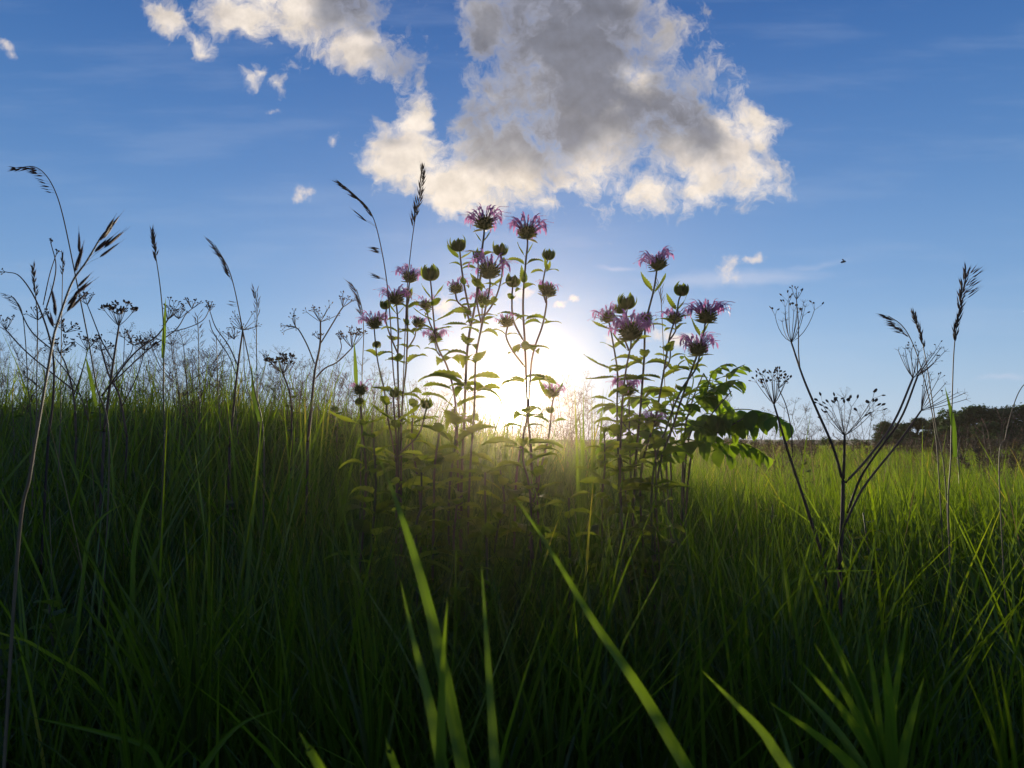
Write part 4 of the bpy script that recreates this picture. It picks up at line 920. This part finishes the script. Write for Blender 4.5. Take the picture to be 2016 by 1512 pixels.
trees = [(1745, 828, 128, 'leftmost tree of the far wood, round and standing a little apart'), (1778, 832, 135, 'low tree in the far wood next to the leftmost one'), (1805, 822, 120, 'tree of the far wood behind the tall right seed stalk'),
 (1842, 820, 125, 'rounded tree of the far wood just right of its lowest dip'), (1880, 806, 118, 'tall tree of the far wood with an uneven top'), (1915, 798, 112, 'highest tree of the far wood'),
 (1955, 802, 110, 'broad dark tree of the far wood near the right edge'), (1990, 797, 106, 'dense tree of the far wood cut by the right edge'), (2040, 795, 104, 'tree at the end of the far wood beyond the right edge'),
 (1765, 845, 100, 'small front tree at the left end of the far wood'), (1860, 838, 98, 'small front tree in the middle of the far wood'), (1940, 830, 95, 'small front tree below the highest tree of the far wood')]
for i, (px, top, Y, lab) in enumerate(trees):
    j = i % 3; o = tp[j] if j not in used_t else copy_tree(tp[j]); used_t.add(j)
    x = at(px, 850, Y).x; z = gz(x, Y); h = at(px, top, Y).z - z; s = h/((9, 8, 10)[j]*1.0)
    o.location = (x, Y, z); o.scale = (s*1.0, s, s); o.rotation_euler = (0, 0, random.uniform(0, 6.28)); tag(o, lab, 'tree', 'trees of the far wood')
hp = [make_tree('hedge_shrub', 3, 5, 1500, False, .30), make_tree('hedge_shrub', 2.6, 6, 1500, False, .30)]; used_h = set()
for i in range(30):
    px = 1420 + i*22 + random.uniform(-8, 8); Y = random.uniform(85, 120); j = i % 2; o = hp[j] if j not in used_h else copy_tree(hp[j]); used_h.add(j)
    x = at(px, 850, Y).x; z = gz(x, Y); h = at(px, random.gauss(866, 3), Y).z - z; s = max(.4, h/(3, 2.6)[j])
    o.location = (x, Y, z); o.scale = (s*1.3, s, s); o.rotation_euler = (0, 0, random.uniform(0, 6.28)); tag(o, 'low dark shrub in the horizon hedge between the bush and the far wood', 'shrub', 'shrubs of the low hedge on the horizon')

# ------------------------------------------------------------------ big blades close to the viewer
def near_blade(label, pts, Y, dy, wpx, tone=.6, full=.45, nrm=None):
    n_ = len(pts); q = [at(x, y, Y + dy*i/(n_-1)) for i, (x, y) in enumerate(pts)]; k = Y/FPX
    sl = (q[0]-q[1]).normalized(); b = q[0]; e1 = b + sl*.10; sl2 = (sl + Vector((0, .0, -.5))).normalized(); e2 = e1 + sl2*.12
    g0 = Vector((e2.x + sl2.x*.1, e2.y, gz(e2.x, e2.y) - .02)); org = Vector((g0.x, g0.y, g0.z + .02))
    path = catmull([g0] + ([e2] if e2.z > g0.z + .08 else []) + [e1] + q, 8); m_ = MB(); m_.blade(path, wpx*.5*k, fold=.3, full=full, tone=tone, nrm=nrm)
    o = m_.build('grass_shoot', MT['blade'], None, origin=org); return tag(o, label, 'grass shoot', 'grass shoots close to the viewer')
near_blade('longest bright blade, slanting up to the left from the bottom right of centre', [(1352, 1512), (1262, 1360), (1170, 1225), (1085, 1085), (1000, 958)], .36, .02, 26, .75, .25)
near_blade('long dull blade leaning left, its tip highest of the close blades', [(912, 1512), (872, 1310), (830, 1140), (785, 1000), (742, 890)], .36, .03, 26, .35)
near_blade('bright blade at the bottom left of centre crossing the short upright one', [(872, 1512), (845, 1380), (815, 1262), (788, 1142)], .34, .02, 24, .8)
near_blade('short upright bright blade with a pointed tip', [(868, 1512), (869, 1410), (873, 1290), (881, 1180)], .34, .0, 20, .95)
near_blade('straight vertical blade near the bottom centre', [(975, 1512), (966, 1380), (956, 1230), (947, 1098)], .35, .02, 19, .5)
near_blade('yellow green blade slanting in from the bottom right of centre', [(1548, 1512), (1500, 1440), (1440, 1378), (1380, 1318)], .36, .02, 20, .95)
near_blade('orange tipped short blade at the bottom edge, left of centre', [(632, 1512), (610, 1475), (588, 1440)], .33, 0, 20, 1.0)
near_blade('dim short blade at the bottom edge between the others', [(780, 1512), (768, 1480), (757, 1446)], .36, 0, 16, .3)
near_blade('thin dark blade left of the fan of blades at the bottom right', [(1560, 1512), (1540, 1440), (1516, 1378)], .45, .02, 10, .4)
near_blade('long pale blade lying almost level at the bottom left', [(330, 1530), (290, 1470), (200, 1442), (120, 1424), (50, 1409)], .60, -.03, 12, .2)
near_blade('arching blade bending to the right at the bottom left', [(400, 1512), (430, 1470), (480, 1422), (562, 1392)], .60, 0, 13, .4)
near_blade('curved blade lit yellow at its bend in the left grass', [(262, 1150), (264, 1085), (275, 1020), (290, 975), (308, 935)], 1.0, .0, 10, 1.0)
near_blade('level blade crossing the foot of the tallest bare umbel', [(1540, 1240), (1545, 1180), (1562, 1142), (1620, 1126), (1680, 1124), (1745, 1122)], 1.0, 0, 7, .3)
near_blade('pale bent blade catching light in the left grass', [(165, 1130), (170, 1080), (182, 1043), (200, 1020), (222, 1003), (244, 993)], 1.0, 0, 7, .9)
def tuft(label, Y, base, tips, wpx, tone=(.3, .8)):
    b = at(*base, Y); org = Vector((b.x, b.y, gz(b.x, b.y))); pl = thing('grass_tuft', label, 'grass tuft', org, 'broad bladed grass tufts'); ORG[pl.name] = org
    if Y < 1.3:
        cs = MB(); wh = at(*base, Y); cs.tube([org - Vector((0, 0, .02)), org.lerp(wh, .5) + rv(.004), wh], .003, .002, 6); cs.build('stem', MT['grass'], pl)
    for i, (tx, ty) in enumerate(tips):
        dy = random.uniform(-.06, .06); tp_ = at(tx, ty, Y + dy); k = Y/FPX; g0 = (wh + rv(.004)) if Y < 1.3 else org + Vector((random.uniform(-.015, .015), random.uniform(-.015, .015), -.02))
        mid = g0.lerp(tp_, .5) + Vector(((g0.x-tp_.x)*.07, 0, .004)); m_ = MB()
        m_.blade(catmull([g0, mid, tp_], 10), wpx*.5*k*random.uniform(.8, 1.2), fold=random.uniform(.15, .5), full=.3, tone=random.uniform(*tone), nrm=Vector((random.uniform(-.5, .5), -1, 0)))
        m_.build('blade', MT['blade' if wpx > 18 else 'grass'], pl)
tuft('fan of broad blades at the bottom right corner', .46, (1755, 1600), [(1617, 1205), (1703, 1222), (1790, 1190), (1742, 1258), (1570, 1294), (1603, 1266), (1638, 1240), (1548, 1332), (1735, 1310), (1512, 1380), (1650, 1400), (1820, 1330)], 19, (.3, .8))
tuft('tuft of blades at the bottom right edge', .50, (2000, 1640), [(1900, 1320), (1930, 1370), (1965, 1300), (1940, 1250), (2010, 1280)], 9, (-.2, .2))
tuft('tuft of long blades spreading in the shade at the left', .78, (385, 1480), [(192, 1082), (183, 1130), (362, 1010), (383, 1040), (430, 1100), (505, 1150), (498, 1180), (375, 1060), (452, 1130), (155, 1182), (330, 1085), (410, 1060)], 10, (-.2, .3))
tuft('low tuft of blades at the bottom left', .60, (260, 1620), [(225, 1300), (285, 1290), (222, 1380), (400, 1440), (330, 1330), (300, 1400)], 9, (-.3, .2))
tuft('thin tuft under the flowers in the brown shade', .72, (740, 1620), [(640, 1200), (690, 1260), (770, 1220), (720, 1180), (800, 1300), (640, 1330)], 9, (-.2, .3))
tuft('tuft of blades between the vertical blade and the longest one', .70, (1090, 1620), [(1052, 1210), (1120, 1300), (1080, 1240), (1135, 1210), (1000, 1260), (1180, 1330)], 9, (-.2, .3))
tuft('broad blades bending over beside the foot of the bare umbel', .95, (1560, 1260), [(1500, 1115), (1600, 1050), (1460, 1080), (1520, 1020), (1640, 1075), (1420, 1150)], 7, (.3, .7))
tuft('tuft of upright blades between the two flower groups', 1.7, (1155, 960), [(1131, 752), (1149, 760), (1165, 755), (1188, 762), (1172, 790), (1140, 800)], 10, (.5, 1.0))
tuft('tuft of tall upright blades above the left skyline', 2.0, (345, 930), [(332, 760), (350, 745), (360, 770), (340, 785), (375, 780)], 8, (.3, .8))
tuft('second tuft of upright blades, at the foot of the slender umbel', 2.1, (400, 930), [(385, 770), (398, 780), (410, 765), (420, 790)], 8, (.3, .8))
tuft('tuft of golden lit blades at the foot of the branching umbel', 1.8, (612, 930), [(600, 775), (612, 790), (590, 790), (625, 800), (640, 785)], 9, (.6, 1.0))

# ------------------------------------------------------------------ insect in flight
ip = at(1661, 515, 2.2); ins = MB(); k = 2.2/FPX
bug = thing('flying_insect', 'small dark insect flying alone in the sky on the right', 'insect', ip); ORG[bug.name] = ip
ins.ball(ip, 2.3*k, .9, 10, 6); ins.spindle(ip + Vector((-1*k, 0, 0)), Vector((-1, 0, -.45)), 6*k, 1.9*k, 8, 6); ins.ball(ip + Vector((2.8*k, 0, .4*k)), 1.5*k, 1, 8, 6)
for i in range(6): ins.tube([ip, ip + Vector(((i % 3-1)*2*k, (i//3*2-1)*2*k, -2.2*k)), ip + Vector(((i % 3-1)*2.6*k, (i//3*2-1)*2*k, -3.6*k))], .25*k, .15*k, 3)
ins.build('body', MT['insect'], bug)
for sgn in (-1, 1):
    w_ = MB(); w_.leaf(ip + Vector((0, sgn*1*k, 1*k)), Vector((.75*sgn, sgn*.6, .35)), Vector((0, 0, 1)), 7.5*k, 1.8*k, droop=-.2, fold=.05, segs=6, peak=.6); w_.build('wing', MT['insect'], bug)
# ------------------------------------------------------------------ scatter volume added to imitate veiling glare round the sun
vb = MB(); x0, x1, y0, y1, z0, z1 = -5, 5, -0.8, 5.0, -0.9, 2.2
vb.add([(x0, y0, z0), (x1, y0, z0), (x1, y1, z0), (x0, y1, z0), (x0, y0, z1), (x1, y0, z1), (x1, y1, z1), (x0, y1, z1)],
       [(3, 2, 1, 0), (4, 5, 6, 7), (0, 1, 5, 4), (1, 2, 6, 5), (2, 3, 7, 6), (3, 0, 4, 7)])
hm = bpy.data.materials.new('glare_haze'); hm.use_nodes = True; ht = hm.node_tree; ht.nodes.clear()
vs_ = ht.nodes.new('ShaderNodeVolumeScatter'); vs_.inputs['Density'].default_value = 0.0060; vs_.inputs['Anisotropy'].default_value = 0.90; vs_.inputs['Color'].default_value = (1, .80, .60, 1)
ho = ht.nodes.new('ShaderNodeOutputMaterial'); ht.links.new(vs_.outputs[0], ho.inputs['Volume'])
hz_o = vb.build('glare_haze', hm, smooth=False); hz_o['kind'] = 'structure'
scene.cycles.max_bounces = 6; scene.cycles.diffuse_bounces = 3; scene.cycles.transmission_bounces = 3; scene.cycles.transparent_max_bounces = 6
scene.cycles.volume_bounces = 0; scene.cycles.sample_clamp_indirect = 4.0; scene.cycles.caustics_reflective = False; scene.cycles.caustics_refractive = False
